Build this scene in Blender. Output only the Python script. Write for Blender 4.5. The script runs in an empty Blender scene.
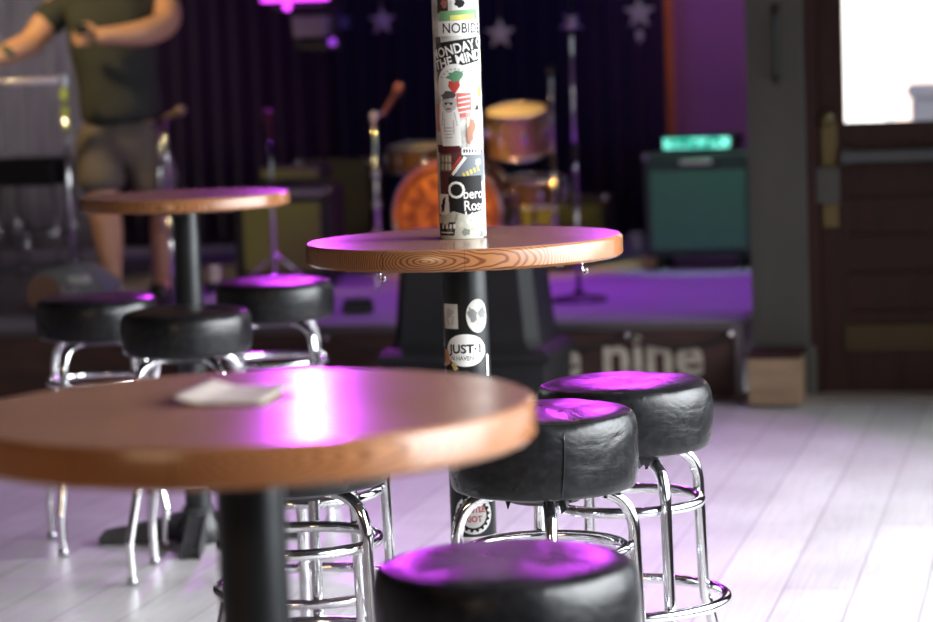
import bpy, bmesh, math, random
from mathutils import Vector, Matrix, noise
random.seed(7)
C = bpy.context.scene.collection
PI = math.pi
sc = bpy.context.scene

# ---------------------------------------------------------------- camera
H, PITCH, ROLL, FPX = 1.4765, math.radians(5.628), math.radians(2.042), 2650.0
F_ = Vector((0, math.cos(PITCH), -math.sin(PITCH)))
R0 = Vector((1, 0, 0)); U0 = R0.cross(F_)
R_ = math.cos(ROLL)*R0 - math.sin(ROLL)*U0
U_ = math.sin(ROLL)*R0 + math.cos(ROLL)*U0
cd = bpy.data.cameras.new('camera'); cam = bpy.data.objects.new('camera', cd); C.objects.link(cam)
m = Matrix((R_, U_, -F_)).transposed().to_4x4(); m.translation = (0, 0, H)
cam.matrix_world = m
cd.sensor_width = 36; cd.lens = 36*FPX/933; cd.clip_end = 200
cd.dof.use_dof = True; cd.dof.focus_distance = 5.25; cd.dof.aperture_fstop = 3.2
cd.dof.aperture_blades = 0
sc.camera = cam

def at(u, v, y):
    """world point on the depth plane y seen at photo pixel u, v"""
    d = F_ + R_*((u-466.5)/FPX) - U_*((v-311)/FPX)
    return d*(y/d.y) + Vector((0, 0, H))

# ---------------------------------------------------------------- world, exposure
w = bpy.data.worlds.new('world'); sc.world = w; w.use_nodes = True
w.node_tree.nodes['Background'].inputs[0].default_value = (.85, .93, 1, 1)
w.node_tree.nodes['Background'].inputs[1].default_value = 2.2
sc.view_settings.view_transform = 'Standard'; sc.view_settings.look = 'None'
sc.view_settings.gamma = 1; sc.view_settings.exposure = 0.0
sc.view_settings.use_curve_mapping = False

# room frame: w runs right along the stage front, d runs away from the camera
PHI = math.radians(13)
W_ = Vector((math.cos(PHI), -math.sin(PHI), 0)); D_ = Vector((math.sin(PHI), math.cos(PHI), 0))
C0 = Vector((1.13, 10.88, 0))
def room(w, d, z=0): return C0 + W_*w + D_*d + Vector((0, 0, z))
ROOMM = Matrix((W_, D_, Vector((0, 0, 1)))).transposed().to_4x4(); ROOMM.translation = C0

def wd(u, v, d):
    """room w, z for photo pixel u, v on the room plane d"""
    dr_ = F_ + R_*((u-466.5)/FPX) - U_*((v-311)/FPX); o_ = Vector((0, 0, H))-C0
    t = (d-o_.dot(D_))/dr_.dot(D_); p = o_+dr_*t
    return p.dot(W_), p.z

def aim(o, src, dst):
    o.location = src
    o.rotation_euler = (Vector(dst)-Vector(src)).to_track_quat('-Z', 'Y').to_euler()
def spot(name, src, dst, col, power, size=60, blend=.6, rad=.08):
    l = bpy.data.lights.new(name, 'SPOT'); l.color = col; l.energy = power
    l.spot_size = math.radians(size); l.spot_blend = blend; l.shadow_soft_size = rad
    o = bpy.data.objects.new(name, l); C.objects.link(o); aim(o, src, dst); return o
def area(name, src, dst, col, power, sx, sy, spread=180):
    l = bpy.data.lights.new(name, 'AREA'); l.shape = 'RECTANGLE'; l.size = sx; l.size_y = sy
    l.color = col; l.energy = power; l.spread = math.radians(spread)
    o = bpy.data.objects.new(name, l); C.objects.link(o); aim(o, src, dst); return o

sl = bpy.data.lights.new('sun', 'SUN'); sl.energy = 7; sl.angle = math.radians(.6); sl.color = (1, .95, .88)
so = bpy.data.objects.new('sun', sl); C.objects.link(so); aim(so, (0, 0, 10), Vector((0, 0, 10))+W_*.45+D_*.8-Vector((0, 0, .62)))
WR = 2.6      # right wall (storefront side)
# daylight through the storefront window on the right
area('storefront_daylight', room(WR-.06, -4.9, 1.55), room(WR-2.0, -5.0, .45), (.93, .97, 1.0), 275, 7.0, 1.9, 95)
# warm bar lamps behind the camera
area('bar_lamps', (-2.6, -.6, 2.5), (-1.0, 3.5, .9), (1, .70, .42), 45, 1.6, .5)
# stage lamps
def onst(u, y): p = at(u, 250, y); return Vector((p.x, p.y, .325))
MAG = (.62, .05, 1.0)
spot('stage_lamp_magenta_left', at(296, 60, 11.9)+Vector((0, 0, .95)), at(400, 420, 7.0), (.70, .06, 1.0), 190, 80, .5, .05)
spot('stage_lamp_magenta_right', at(628, 60, 12.2)+Vector((0, 0, 1.15)), at(560, 420, 7.0), (.70, .06, 1.0), 150, 80, .5, .09)
spot('stage_wash_purple_left', room(-1.9, 1.7, 2.95), room(-1.9, 1.3, .3), (.45, .05, 1.0), 200, 64, .8, .1)
spot('stage_wash_purple_right', room(-.5, 1.5, 2.95), room(-.45, 1.4, .3), (.45, .05, 1.0), 260, 64, .8, .1)
spot('curtain_wash_blue', room(-1.2, 3.6, 2.95), room(-1.2, 4.7, 1.2), (.10, .08, 1.0), 20, 120, .9, .1)
spot('curtain_wash_purple', room(-3.0, 3.2, 2.95), room(-2.8, 4.7, 1.4), (.45, .04, 1.0), 20, 110, .9, .1)
spot('drum_lamp_amber', room(-2.0, .9, 2.95), room(-1.65, 2.3, .85), (1.0, .55, .14), 400, 28, .6, .05)
spot('amp_lamp_green', room(-.3, .8, 2.95), room(-.5, 2.45, .62), (.30, 1.0, .40), 190, 22, .6, .06)
spot('amp_lamp_yellow', room(-3.9, .5, 2.95), onst(283, 13.2)+Vector((0, 0, .25)), (.85, .80, .22), 95, 15, .7, .05)
spot('person_lamp_yellow', room(-3.9, -.7, 3.0), room(-3.1, 1.0, 1.5), (1.0, .74, .32), 230, 34, .7, .08)
spot('curtain_fill_white', room(-5.2, 2.2, 2.95), room(-4.55, 4.6, 1.25), (1.0, .93, .95), 95, 50, .8, .1)  # added unseen fill that brightens the grey curtain
spot('wall_lamp_purple', room(-.40, 3.4, 2.9), room(-.80, 4.95, 1.3), (.85, .26, .6), 60, 52, .8, .1)

# ---------------------------------------------------------------- materials
def mat(name, col, rough=.5, metal=0, spec=.5, coat=0, emis=None, es=0):
    mt = bpy.data.materials.new(name); mt.use_nodes = True
    b = mt.node_tree.nodes['Principled BSDF']
    b.inputs['Base Color'].default_value = (*col, 1); b.inputs['Roughness'].default_value = rough
    b.inputs['Metallic'].default_value = metal; b.inputs['Specular IOR Level'].default_value = spec
    b.inputs['Coat Weight'].default_value = coat
    if emis: b.inputs['Emission Color'].default_value = (*emis, 1); b.inputs['Emission Strength'].default_value = es
    return mt
def N(mt, t, **k):
    n = mt.node_tree.nodes.new(t)
    for a, v in k.items():
        if a in n.inputs: n.inputs[a].default_value = v
        else: setattr(n, a, v)
    return n
def L(mt, a, ao, b, bi): mt.node_tree.links.new(a.outputs[ao], b.inputs[bi])
def noisy(mt, c1, c2, scale=8, stretch=(1, 1, 1), bump=.0, rough=None, detail=4, rot=0):
    b = mt.node_tree.nodes['Principled BSDF']
    tc = N(mt, 'ShaderNodeTexCoord'); mp = N(mt, 'ShaderNodeMapping'); mp.inputs['Scale'].default_value = stretch
    mp.inputs['Rotation'].default_value = (0, 0, rot)
    nz = N(mt, 'ShaderNodeTexNoise'); nz.inputs['Scale'].default_value = scale; nz.inputs['Detail'].default_value = detail
    cr = N(mt, 'ShaderNodeValToRGB'); cr.color_ramp.elements[0].color = (*c1, 1); cr.color_ramp.elements[1].color = (*c2, 1)
    cr.color_ramp.elements[0].position = .3; cr.color_ramp.elements[1].position = .7
    L(mt, tc, 'Object', mp, 'Vector'); L(mt, mp, 0, nz, 'Vector'); L(mt, nz, 0, cr, 0); L(mt, cr, 0, b, 'Base Color')
    if bump:
        bp = N(mt, 'ShaderNodeBump'); bp.inputs['Strength'].default_value = bump; bp.inputs['Distance'].default_value = .01
        L(mt, nz, 0, bp, 'Height'); L(mt, bp, 0, b, 'Normal')
    return nz

def wood_material():
    mt = mat('oiled_oak', (.4, .2, .1), .30, spec=.45)
    b = mt.node_tree.nodes['Principled BSDF']
    tc = N(mt, 'ShaderNodeTexCoord')
    # growth rings round an axis along x, bent by stretched noise
    mp = N(mt, 'ShaderNodeMapping'); mp.inputs['Scale'].default_value = (5, 6, 6); L(mt, tc, 'Object', mp, 'Vector')
    n1 = N(mt, 'ShaderNodeTexNoise'); n1.inputs['Scale'].default_value = 1.3; n1.inputs['Detail'].default_value = 3; L(mt, mp, 0, n1, 'Vector')
    sx = N(mt, 'ShaderNodeSeparateXYZ'); L(mt, tc, 'Object', sx, 0)
    def mth(op, a, bb, use=None):
        n = N(mt, 'ShaderNodeMath', operation=op)
        for i, q in enumerate((a, bb)):
            if isinstance(q, tuple): mt.node_tree.links.new(q[0].outputs[q[1]], n.inputs[i])
            else: n.inputs[i].default_value = q
        return (n, 0)
    yy = mth('ADD', (sx, 1), .335); zz = mth('ADD', (sx, 2), -1.047)
    xx = mth('MULTIPLY', mth('ADD', (sx, 0), .075), .16)
    r2 = mth('ADD', mth('ADD', mth('MULTIPLY', yy, yy), mth('MULTIPLY', zz, zz)), mth('MULTIPLY', xx, xx))
    r = mth('ADD', mth('POWER', r2, .5), mth('MULTIPLY', (n1, 0), .030))
    sn = mth('SINE', mth('MULTIPLY', r, 1500), 0)
    ramp = N(mt, 'ShaderNodeValToRGB')
    ramp.color_ramp.elements[0].color = (.17, .058, .022, 1); ramp.color_ramp.elements[0].position = .08
    ramp.color_ramp.elements[1].color = (.36, .155, .065, 1); ramp.color_ramp.elements[1].position = .55
    v = mth('ADD', mth('MULTIPLY', sn, .5), .5); mt.node_tree.links.new(v[0].outputs[0], ramp.inputs[0])
    # glued staves along x on the top, each a little different
    br = N(mt, 'ShaderNodeTexBrick'); br.inputs['Scale'].default_value = 1; br.inputs['Brick Width'].default_value = .55
    br.inputs['Row Height'].default_value = .075; br.inputs['Mortar Size'].default_value = .0007
    br.inputs['Color1'].default_value = (.78, .78, .80, 1); br.inputs['Color2'].default_value = (1, 1, 1, 1); br.inputs['Mortar'].default_value = (.45, .4, .4, 1)
    L(mt, tc, 'Object', br, 'Vector')
    mx = N(mt, 'ShaderNodeMix', data_type='RGBA', blend_type='MULTIPLY'); mx.inputs[0].default_value = .8
    L(mt, ramp, 0, mx, 6); L(mt, br, 0, mx, 7)
    # soften rings on the wear surface (top) with the grain of the staves
    n2 = N(mt, 'ShaderNodeTexNoise'); n2.inputs['Scale'].default_value = 14; mp2 = N(mt, 'ShaderNodeMapping'); mp2.inputs['Scale'].default_value = (.4, 6, 6)
    L(mt, tc, 'Object', mp2, 'Vector'); L(mt, mp2, 0, n2, 'Vector')
    r2_ = N(mt, 'ShaderNodeValToRGB'); r2_.color_ramp.elements[0].color = (.27, .13, .085, 1); r2_.color_ramp.elements[1].color = (.36, .19, .125, 1)
    L(mt, n2, 0, r2_, 0)
    geo = N(mt, 'ShaderNodeTexCoord'); sn_ = N(mt, 'ShaderNodeSeparateXYZ'); L(mt, geo, 'Normal', sn_, 0)
    mx2 = N(mt, 'ShaderNodeMix', data_type='RGBA'); 
    topf = mth('MULTIPLY', mth('GREATER_THAN', (sn_, 2), .7), .85)
    mt.node_tree.links.new(topf[0].outputs[0], mx2.inputs[0]); L(mt, mx, 2, mx2, 6)
    mx3 = N(mt, 'ShaderNodeMix', data_type='RGBA', blend_type='MULTIPLY'); mx3.inputs[0].default_value = .6; L(mt, r2_, 0, mx3, 6); L(mt, br, 0, mx3, 7)
    L(mt, mx3, 2, mx2, 7); L(mt, mx2, 2, b, 'Base Color')
    n3 = N(mt, 'ShaderNodeTexNoise'); n3.inputs['Scale'].default_value = 5
    mr = N(mt, 'ShaderNodeMapRange'); mr.inputs['To Min'].default_value = .15; mr.inputs['To Max'].default_value = .24
    L(mt, n3, 0, mr, 0); L(mt, mr, 0, b, 'Roughness')
    return mt

def floor_material():
    mt = mat('grey_washed_planks', (.4, .4, .4), .38, spec=.5)
    b = mt.node_tree.nodes['Principled BSDF']
    tc = N(mt, 'ShaderNodeTexCoord')
    mp = N(mt, 'ShaderNodeMapping'); mp.inputs['Rotation'].default_value = (0, 0, PI/2); L(mt, tc, 'Object', mp, 'Vector')
    br = N(mt, 'ShaderNodeTexBrick'); br.inputs['Scale'].default_value = 1; br.inputs['Brick Width'].default_value = 1.9
    br.inputs['Row Height'].default_value = .19; br.inputs['Mortar Size'].default_value = .003
    br.inputs['Color1'].default_value = (.43, .41, .42, 1); br.inputs['Color2'].default_value = (.50, .48, .49, 1); br.inputs['Mortar'].default_value = (.24, .22, .23, 1)
    L(mt, mp, 0, br, 'Vector')
    mp2 = N(mt, 'ShaderNodeMapping'); mp2.inputs['Scale'].default_value = (13, .55, 1); L(mt, tc, 'Object', mp2, 'Vector')
    nz = N(mt, 'ShaderNodeTexNoise'); nz.inputs['Scale'].default_value = 1.1; nz.inputs['Detail'].default_value = 2
    L(mt, mp2, 0, nz, 'Vector')
    mu = N(mt, 'ShaderNodeMath', operation='MULTIPLY'); mu.inputs[1].default_value = 60; L(mt, nz, 0, mu, 0)
    sn = N(mt, 'ShaderNodeMath', operation='SINE'); L(mt, mu, 0, sn, 0)
    cr = N(mt, 'ShaderNodeValToRGB'); cr.color_ramp.elements[0].color = (.78, .77, .76, 1); cr.color_ramp.elements[0].position = .0
    cr.color_ramp.elements[1].color = (1, 1, 1, 1); cr.color_ramp.elements[1].position = .45
    mr = N(mt, 'ShaderNodeMapRange'); mr.inputs['From Min'].default_value = -1; L(mt, sn, 0, mr, 0); L(mt, mr, 0, cr, 0)
    mx = N(mt, 'ShaderNodeMix', data_type='RGBA', blend_type='MULTIPLY'); mx.inputs[0].default_value = .45
    L(mt, br, 0, mx, 6); L(mt, cr, 0, mx, 7)
    n4 = N(mt, 'ShaderNodeTexNoise'); n4.inputs['Scale'].default_value = 2.2; n4.inputs['Detail'].default_value = 6; L(mt, tc, 'Object', n4, 'Vector')
    c4 = N(mt, 'ShaderNodeValToRGB'); c4.color_ramp.elements[0].position = .3; c4.color_ramp.elements[1].position = .62
    c4.color_ramp.elements[0].color = (.80, .79, .78, 1); c4.color_ramp.elements[1].color = (1, 1, 1, 1)
    L(mt, n4, 0, c4, 0)
    mx4 = N(mt, 'ShaderNodeMix', data_type='RGBA', blend_type='MULTIPLY'); mx4.inputs[0].default_value = 1
    L(mt, mx, 2, mx4, 6); L(mt, c4, 0, mx4, 7); L(mt, mx4, 2, b, 'Base Color')
    bp = N(mt, 'ShaderNodeBump'); bp.inputs['Strength'].default_value = .15; bp.inputs['Distance'].default_value = .002
    L(mt, mr, 0, bp, 'Height'); L(mt, bp, 0, b, 'Normal')
    return mt

def leather_material(name, scale=9, bump=.5, base=(.012, .012, .013), rough=.33):
    mt = mat(name, base, rough, spec=.34)
    b = mt.node_tree.nodes['Principled BSDF']; tc = N(mt, 'ShaderNodeTexCoord')
    mp = N(mt, 'ShaderNodeMapping'); mp.inputs['Scale'].default_value = (1, 1, 1.6); L(mt, tc, 'Object', mp, 'Vector')
    n1 = N(mt, 'ShaderNodeTexNoise'); n1.inputs['Scale'].default_value = scale; n1.inputs['Detail'].default_value = 7; n1.inputs['Distortion'].default_value = .8; L(mt, mp, 0, n1, 'Vector')
    n2 = N(mt, 'ShaderNodeTexNoise'); n2.inputs['Scale'].default_value = 60; n2.inputs['Detail'].default_value = 5; L(mt, tc, 'Object', n2, 'Vector')
    ad = N(mt, 'ShaderNodeMath', operation='MULTIPLY_ADD'); ad.inputs[1].default_value = .15; L(mt, n2, 0, ad, 0); L(mt, n1, 0, ad, 2)
    bp = N(mt, 'ShaderNodeBump'); bp.inputs['Strength'].default_value = bump; bp.inputs['Distance'].default_value = .012
    L(mt, ad, 0, bp, 'Height'); L(mt, bp, 0, b, 'Normal')
    cr = N(mt, 'ShaderNodeValToRGB'); cr.color_ramp.elements[0].color = (.004, .004, .005, 1); cr.color_ramp.elements[1].color = (.014, .014, .015, 1)
    cr.color_ramp.elements[0].position = .4; cr.color_ramp.elements[1].position = .75; L(mt, n2, 0, cr, 0); L(mt, cr, 0, b, 'Base Color')
    mr = N(mt, 'ShaderNodeMapRange'); mr.inputs['To Min'].default_value = rough-.08; mr.inputs['To Max'].default_value = rough+.16
    L(mt, n1, 0, mr, 0); L(mt, mr, 0, b, 'Roughness')
    return mt

OAK = wood_material(); FLOOR = floor_material()
VINYL = leather_material('worn_black_vinyl', 8, .38, rough=.26)
CHROME = mat('chrome', (.82, .82, .84), .10, 1); noisy(CHROME, (.70, .70, .72), (.88, .88, .90), 30)
SATIN = mat('satin_steel', (.5, .5, .53), .3, 1)
BLACKP = mat('black_enamel', (.012, .013, .015), .28, spec=.5); noisy(BLACKP, (.006, .007, .008), (.012, .013, .014), 12, bump=.1)
IRON = mat('black_cast_iron', (.02, .02, .02), .5); noisy(IRON, (.012, .012, .013), (.035, .033, .033), 20, bump=.4)
BLACK = mat('black_tolex', (.012, .012, .013), .55); noisy(BLACK, (.008, .008, .009), (.02, .02, .022), 90, bump=.3)
RUBBER = mat('rubber', (.02, .02, .02), .7)
PAPER = mat('paper', (.5, .45, .40), .7); noisy(PAPER, (.40, .34, .30), (.52, .46, .40), 25)

# ---------------------------------------------------------------- mesh helpers
def link(name, bm, m, parent=None, smooth=False, loc=None):
    bmesh.ops.recalc_face_normals(bm, faces=bm.faces)
    me = bpy.data.meshes.new(name); bm.to_mesh(me); bm.free()
    if smooth:
        for p in me.polygons: p.use_smooth = True
    if m: me.materials.append(m)
    o = bpy.data.objects.new(name, me); C.objects.link(o)
    if parent: o.parent = parent
    if loc is not None: o.location = loc
    return o
def tag(o, label=None, cat=None, group=None, kind=None):
    if label: o['label'] = label
    if cat: o['category'] = cat
    if group: o['group'] = group
    if kind: o['kind'] = kind
    return o
def thing(name, label, cat, loc=(0, 0, 0), rz=0, group=None):
    o = bpy.data.objects.new(name, None); C.objects.link(o); o.empty_display_size = .05
    o.location = loc; o.rotation_euler = (0, 0, rz); return tag(o, label, cat, group)
def dup(o, parent=None):
    c = o.copy(); C.objects.link(c)
    if parent: c.parent = parent
    for ch in list(o.children): dup(ch, c)
    return c
def box(bm, x0, x1, y0, y1, z0, z1, bev=0, M=None):
    r = bmesh.ops.create_cube(bm, size=1)
    T = Matrix.Translation(((x0+x1)/2, (y0+y1)/2, (z0+z1)/2)) @ Matrix.Diagonal((x1-x0, y1-y0, z1-z0, 1))
    vs = r['verts']; bmesh.ops.transform(bm, matrix=T, verts=vs)
    if bev:
        es = list({e for v in vs for e in v.link_edges})
        g = bmesh.ops.bevel(bm, geom=es, offset=bev, segments=2, affect='EDGES', profile=.5)
        vs = list({v for f in g['faces'] for v in f.verts} | {v for v in vs if v.is_valid})
    if M: bmesh.ops.transform(bm, matrix=M, verts=vs)
    return vs
def bxo(name, dims, m, parent=None, bev=.0):
    bm = bmesh.new(); box(bm, *dims, bev=bev); return link(name, bm, m, parent)
def lathe(bm, prof, seg=48, M=None, caps=True):
    rings = []
    for r, z in prof:
        if r < 1e-6: rings.append([bm.verts.new((0, 0, z))])
        else: rings.append([bm.verts.new((r*math.cos(2*PI*i/seg), r*math.sin(2*PI*i/seg), z)) for i in range(seg)])
    for a, b in zip(rings, rings[1:]):
        for i in range(seg):
            j = (i+1) % seg
            if len(a) == 1 and len(b) == 1: continue
            if len(a) == 1: bm.faces.new((a[0], b[i], b[j]))
            elif len(b) == 1: bm.faces.new((a[i], a[j], b[0]))
            else: bm.faces.new((a[i], a[j], b[j], b[i]))
    if caps:
        for g in (rings[0], rings[-1]):
            if len(g) > 1: bm.faces.new(g)
    if M: bmesh.ops.transform(bm, matrix=M, verts=[v for g in rings for v in g])
    return rings
def smooth_path(pts, n=8):
    P = [Vector(p) for p in pts]; out = []
    for i in range(len(P)-1):
        p0 = P[max(i-1, 0)]; p1 = P[i]; p2 = P[i+1]; p3 = P[min(i+2, len(P)-1)]
        for k in range(n):
            t = k/n
            out.append(.5*((2*p1)+(-p0+p2)*t+(2*p0-5*p1+4*p2-p3)*t*t+(-p0+3*p1-3*p2+p3)*t**3))
    out.append(P[-1]); return out
def tube(bm, pts, r, seg=12, closed=False, r2=None):
    P = [Vector(p) for p in pts]; n = len(P); rings = []; up = None
    for i, p in enumerate(P):
        if closed: t = (P[(i+1) % n]-P[i-1]).normalized()
        else: t = (P[min(i+1, n-1)]-P[max(i-1, 0)]).normalized()
        if up is None:
            up = t.orthogonal().normalized()
        up = (up - t*up.dot(t)).normalized(); s = t.cross(up)
        rr = r if r2 is None else r+(r2-r)*i/(n-1)
        rings.append([bm.verts.new(p+(up*math.cos(2*PI*k/seg)+s*math.sin(2*PI*k/seg))*rr) for k in range(seg)])
    for i in range(n if closed else n-1):
        a, b = rings[i], rings[(i+1) % n]
        for k in range(seg): bm.faces.new((a[k], a[(k+1) % seg], b[(k+1) % seg], b[k]))
    if not closed: bm.faces.new(rings[0]); bm.faces.new(rings[-1])
def tubeo(name, pts, r, m, parent=None, seg=12, closed=False, r2=None):
    bm = bmesh.new(); tube(bm, pts, r, seg, closed, r2); return link(name, bm, m, parent, True)
def latheo(name, prof, m, parent=None, seg=48, M=None, loc=None):
    bm = bmesh.new(); lathe(bm, prof, seg, M)
    o = link(name, bm, m, parent, True, loc)
    md = o.modifiers.new('es', 'EDGE_SPLIT'); md.split_angle = math.radians(35); return o
def prism(bm, outline, depth, M=None):
    """outline in x,z; extruded along +y"""
    a = [bm.verts.new((x, 0, z)) for x, z in outline]; b = [bm.verts.new((x, depth, z)) for x, z in outline]
    bm.faces.new(a); bm.faces.new(b[::-1]); n = len(a)
    for i in range(n): bm.faces.new((a[i], a[(i+1) % n], b[(i+1) % n], b[i]))
    if M: bmesh.ops.transform(bm, matrix=M, verts=a+b)
def text_bm(s, size, offset=0.0, extrude=0, shear=0, sx=1):
    cu = bpy.data.curves.new('t', 'FONT'); cu.body = s; cu.size = size; cu.offset = offset; cu.extrude = extrude; cu.shear = shear
    cu.align_x = 'CENTER'; cu.align_y = 'CENTER'; cu.resolution_u = 3
    o = bpy.data.objects.new('t', cu); C.objects.link(o)
    dg = bpy.context.evaluated_depsgraph_get(); dg.update()
    me = bpy.data.meshes.new_from_object(o.evaluated_get(dg))
    bm = bmesh.new(); bm.from_mesh(me); bpy.data.objects.remove(o); bpy.data.curves.remove(cu); bpy.data.meshes.remove(me)
    if sx != 1: bmesh.ops.scale(bm, vec=(sx, 1, 1), verts=bm.verts)
    return bm
def struct(name, dims, m, bev=0):
    bm = bmesh.new(); box(bm, *dims, bev=bev); o = link(name, bm, m); o.matrix_world = ROOMM; tag(o, kind='structure'); return o

# ================================================================ SETTING
DARKWALL = mat('dark_painted_wall', (.05, .045, .045), .7); noisy(DARKWALL, (.040, .036, .036), (.065, .058, .056), 3)
BACKWALL = mat('plum_painted_wall', (.22, .15, .26), .75); noisy(BACKWALL, (.20, .13, .24), (.25, .17, .29), 2)
PLASTER = mat('taupe_plaster', (.16, .14, .13), .8); noisy(PLASTER, (.14, .12, .11), (.19, .165, .15), 2)
OLIVE = mat('grey_green_painted_post', (.05, .048, .041), .5); noisy(OLIVE, (.040, .039, .033), (.06, .057, .048), 4, (1, 1, .3))
MAHOG = mat('dark_mahogany', (.045, .016, .010), .6, spec=.25); noisy(MAHOG, (.020, .007, .005), (.038, .013, .009), 5, (6, 6, .8), bump=.2)
STAGEF = mat('stage_boards', (.30, .26, .30), .45); noisy(STAGEF, (.24, .20, .24), (.36, .32, .36), 3, (.6, 10, 1), bump=.15)
STAGESKIRT = mat('stage_front_boards', (.05, .022, .018), .6); noisy(STAGESKIRT, (.040, .018, .015), (.075, .032, .026), 4, (1, 1, 3))
CEIL = mat('dark_ceiling', (.10, .09, .09), .9)

fl = struct('floor', (-7, WR+.2, -13.0, .12, -.12, 0), FLOOR)
bm = bmesh.new(); box(bm, -7, WR+.2, -13.0, .14, 3.1, 3.2); box(bm, -7, -.30, .14, 5.15, 3.1, 3.2)
o = link('ceiling', bm, CEIL); o.matrix_world = ROOMM; tag(o, kind='structure')
struct('wall_back', (-7, -.36, 4.98, 5.15, 0, 3.1), BACKWALL)
struct('wall_left', (-7.0, -6.85, -13.0, 5.0, 0, 3.1), PLASTER)
struct('wall_behind', (-7, WR+.2, -13.1, -12.95, 0, 3.1), PLASTER)
# right wall with a wide storefront window
bm = bmesh.new()
box(bm, WR, WR+.2, -13, -9.2, 0, 3.1); box(bm, WR, WR+.2, -1.35, .3, 0, 3.1)
box(bm, WR, WR+.2, -9.2, -1.35, 0, .5); box(bm, WR, WR+.2, -9.2, -1.35, 2.6, 3.1)
o = link('wall_right', bm, DARKWALL); o.matrix_world = ROOMM; tag(o, kind='structure')
bm = bmesh.new()
for d in (-9.2, -6.6, -4.0, -1.4): box(bm, WR, WR+.1, d-.03, d+.05, .5, 2.6)
box(bm, WR, WR+.1, -9.2, -1.35, .5, .58); box(bm, WR, WR+.1, -9.2, -1.35, 2.52, 2.6)
o = link('window_1', bm, MAHOG); o.matrix_world = ROOMM; tag(o, kind='structure')
# wall that holds the street door, flush with the stage front
DW = (.30, 1.26)            # door opening
bm = bmesh.new()
box(bm, DW[1]+.1, WR+.02, .0, .14, 0, 3.1); box(bm, -.0, DW[1]+.1, .0, .14, 2.15, 3.1)
o = link('wall_front_of_street', bm, DARKWALL); o.matrix_world = ROOMM; tag(o, kind='structure'); o.name = 'wall_right_end'
# side wall closing the stage on its right, behind the post
bm = bmesh.new()
for z in (0, 3.1): [bm.verts.new((x, y, z)) for x, y in ((.19, .14), (.29, .14), (-.32, 5.15), (-.42, 5.15))]
bm.verts.ensure_lookup_table(); v_ = bm.verts[:]
bm.faces.new(v_[0:4]); bm.faces.new(v_[4:8])
for i in range(4): bm.faces.new((v_[i], v_[(i+1) % 4], v_[4+(i+1) % 4], v_[4+i]))
o = link('wall_stage_right', bm, BACKWALL); o.matrix_world = ROOMM; tag(o, kind='structure')
# painted post between stage and door
bm = bmesh.new(); box(bm, .072, .285, -.03, .17, 0, 3.1, bev=.008)
box(bm, .05, .31, -.05, .19, 0, .22, bev=.008)
box(bm, .052, .076, -.03, .05, .22, 3.1)
o = link('trim_1', bm, OLIVE); o.matrix_world = ROOMM; tag(o, kind='structure')
# door frame
bm = bmesh.new(); box(bm, .285, .335, -.02, .16, 0, 2.15); box(bm, DW[1], DW[1]+.1, -.02, .16, 0, 2.15); box(bm, .30, DW[1]+.1, -.02, .16, 2.10, 2.17)
o = link('trim_2', bm, MAHOG); o.matrix_world = ROOMM; tag(o, kind='structure')
THR = mat('worn_threshold', (.17, .14, .12), .5); noisy(THR, (.12, .10, .085), (.24, .20, .17), 6, (.5, 6, 1))
struct('trim_3', (.0, WR, -.16, .10, 0, .022), THR, .004)

# street door: stiles, rails, boards, kick plate, glass
dr = thing('door_1', None, None); dr.matrix_world = ROOMM; tag(dr, kind='structure')
x0, x1 = .333, DW[1]-.005; zb = 1.125
bm = bmesh.new()
box(bm, x0, x0+.105, .03, .08, .02, 2.09, .004); box(bm, x1-.105, x1, .03, .08, .02, 2.09, .004)
box(bm, x0+.105, x1-.105, .03, .08, .98, zb, .004); box(bm, x0+.105, x1-.105, .03, .08, 1.97, 2.09, .004)
box(bm, x0+.105, x1-.105, .03, .08, .02, .20, .004)
link('stile_and_rail', bm, MAHOG, dr)
bm = bmesh.new(); z = .20
for h in (.155, .16, .155, .155, .155):
    box(bm, x0+.1, x1-.1, .045, .07, z+.004, z+h-.006, .005); z += h
box(bm, x0+.1, x1-.1, .055, .068, .2, .98)
link('panel', bm, MAHOG, dr)
GLASS = mat('door_glass', (1, 1, 1), .02); GLASS.node_tree.nodes['Principled BSDF'].inputs['Transmission Weight'].default_value = 1
GLASS.node_tree.nodes['Principled BSDF'].inputs['IOR'].default_value = 1.1
link_glass = bxo('glass_pane', (x0+.105, x1-.105, .052, .058, zb, 1.97), GLASS, dr)
BRASS = mat('aged_brass', (.13, .10, .045), .45, .8)
bxo('lock_plate', (x0+.012, x0+.075, .018, .03, .70, 1.13), BRASS, dr, .003)
bm = bmesh.new(); lathe(bm, [(0, 0), (.012, 0), (.012, .03), (.026, .04), (.030, .055), (.024, .068), (0, .072)], 20,
    Matrix.Translation((x0+.04, .02, 1.145)) @ Matrix.Rotation(PI/2, 4, 'X')); link('knob', bm, BRASS, dr, True)
bxo('rim_lock', (x0-.01, x0+.085, -.025, .018, .80, .95), OLIVE, dr, .006)
bm = bmesh.new(); box(bm, x0+.09, x1-.02, -.045, -.01, .965, 1.012, .008); box(bm, x0+.095, x0+.13, -.02, .03, .96, 1.02); box(bm, x1-.09, x1-.05, -.02, .03, .96, 1.02)
link('push_bar', bm, mat('grey_push_bar', (.06, .063, .07), .4, .3), dr)
bxo('kick_plate', (x0+.09, x1-.05, .022, .03, .19, .30), mat('tarnished_plate', (.06, .042, .022), .45, .8), dr, .002)
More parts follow.
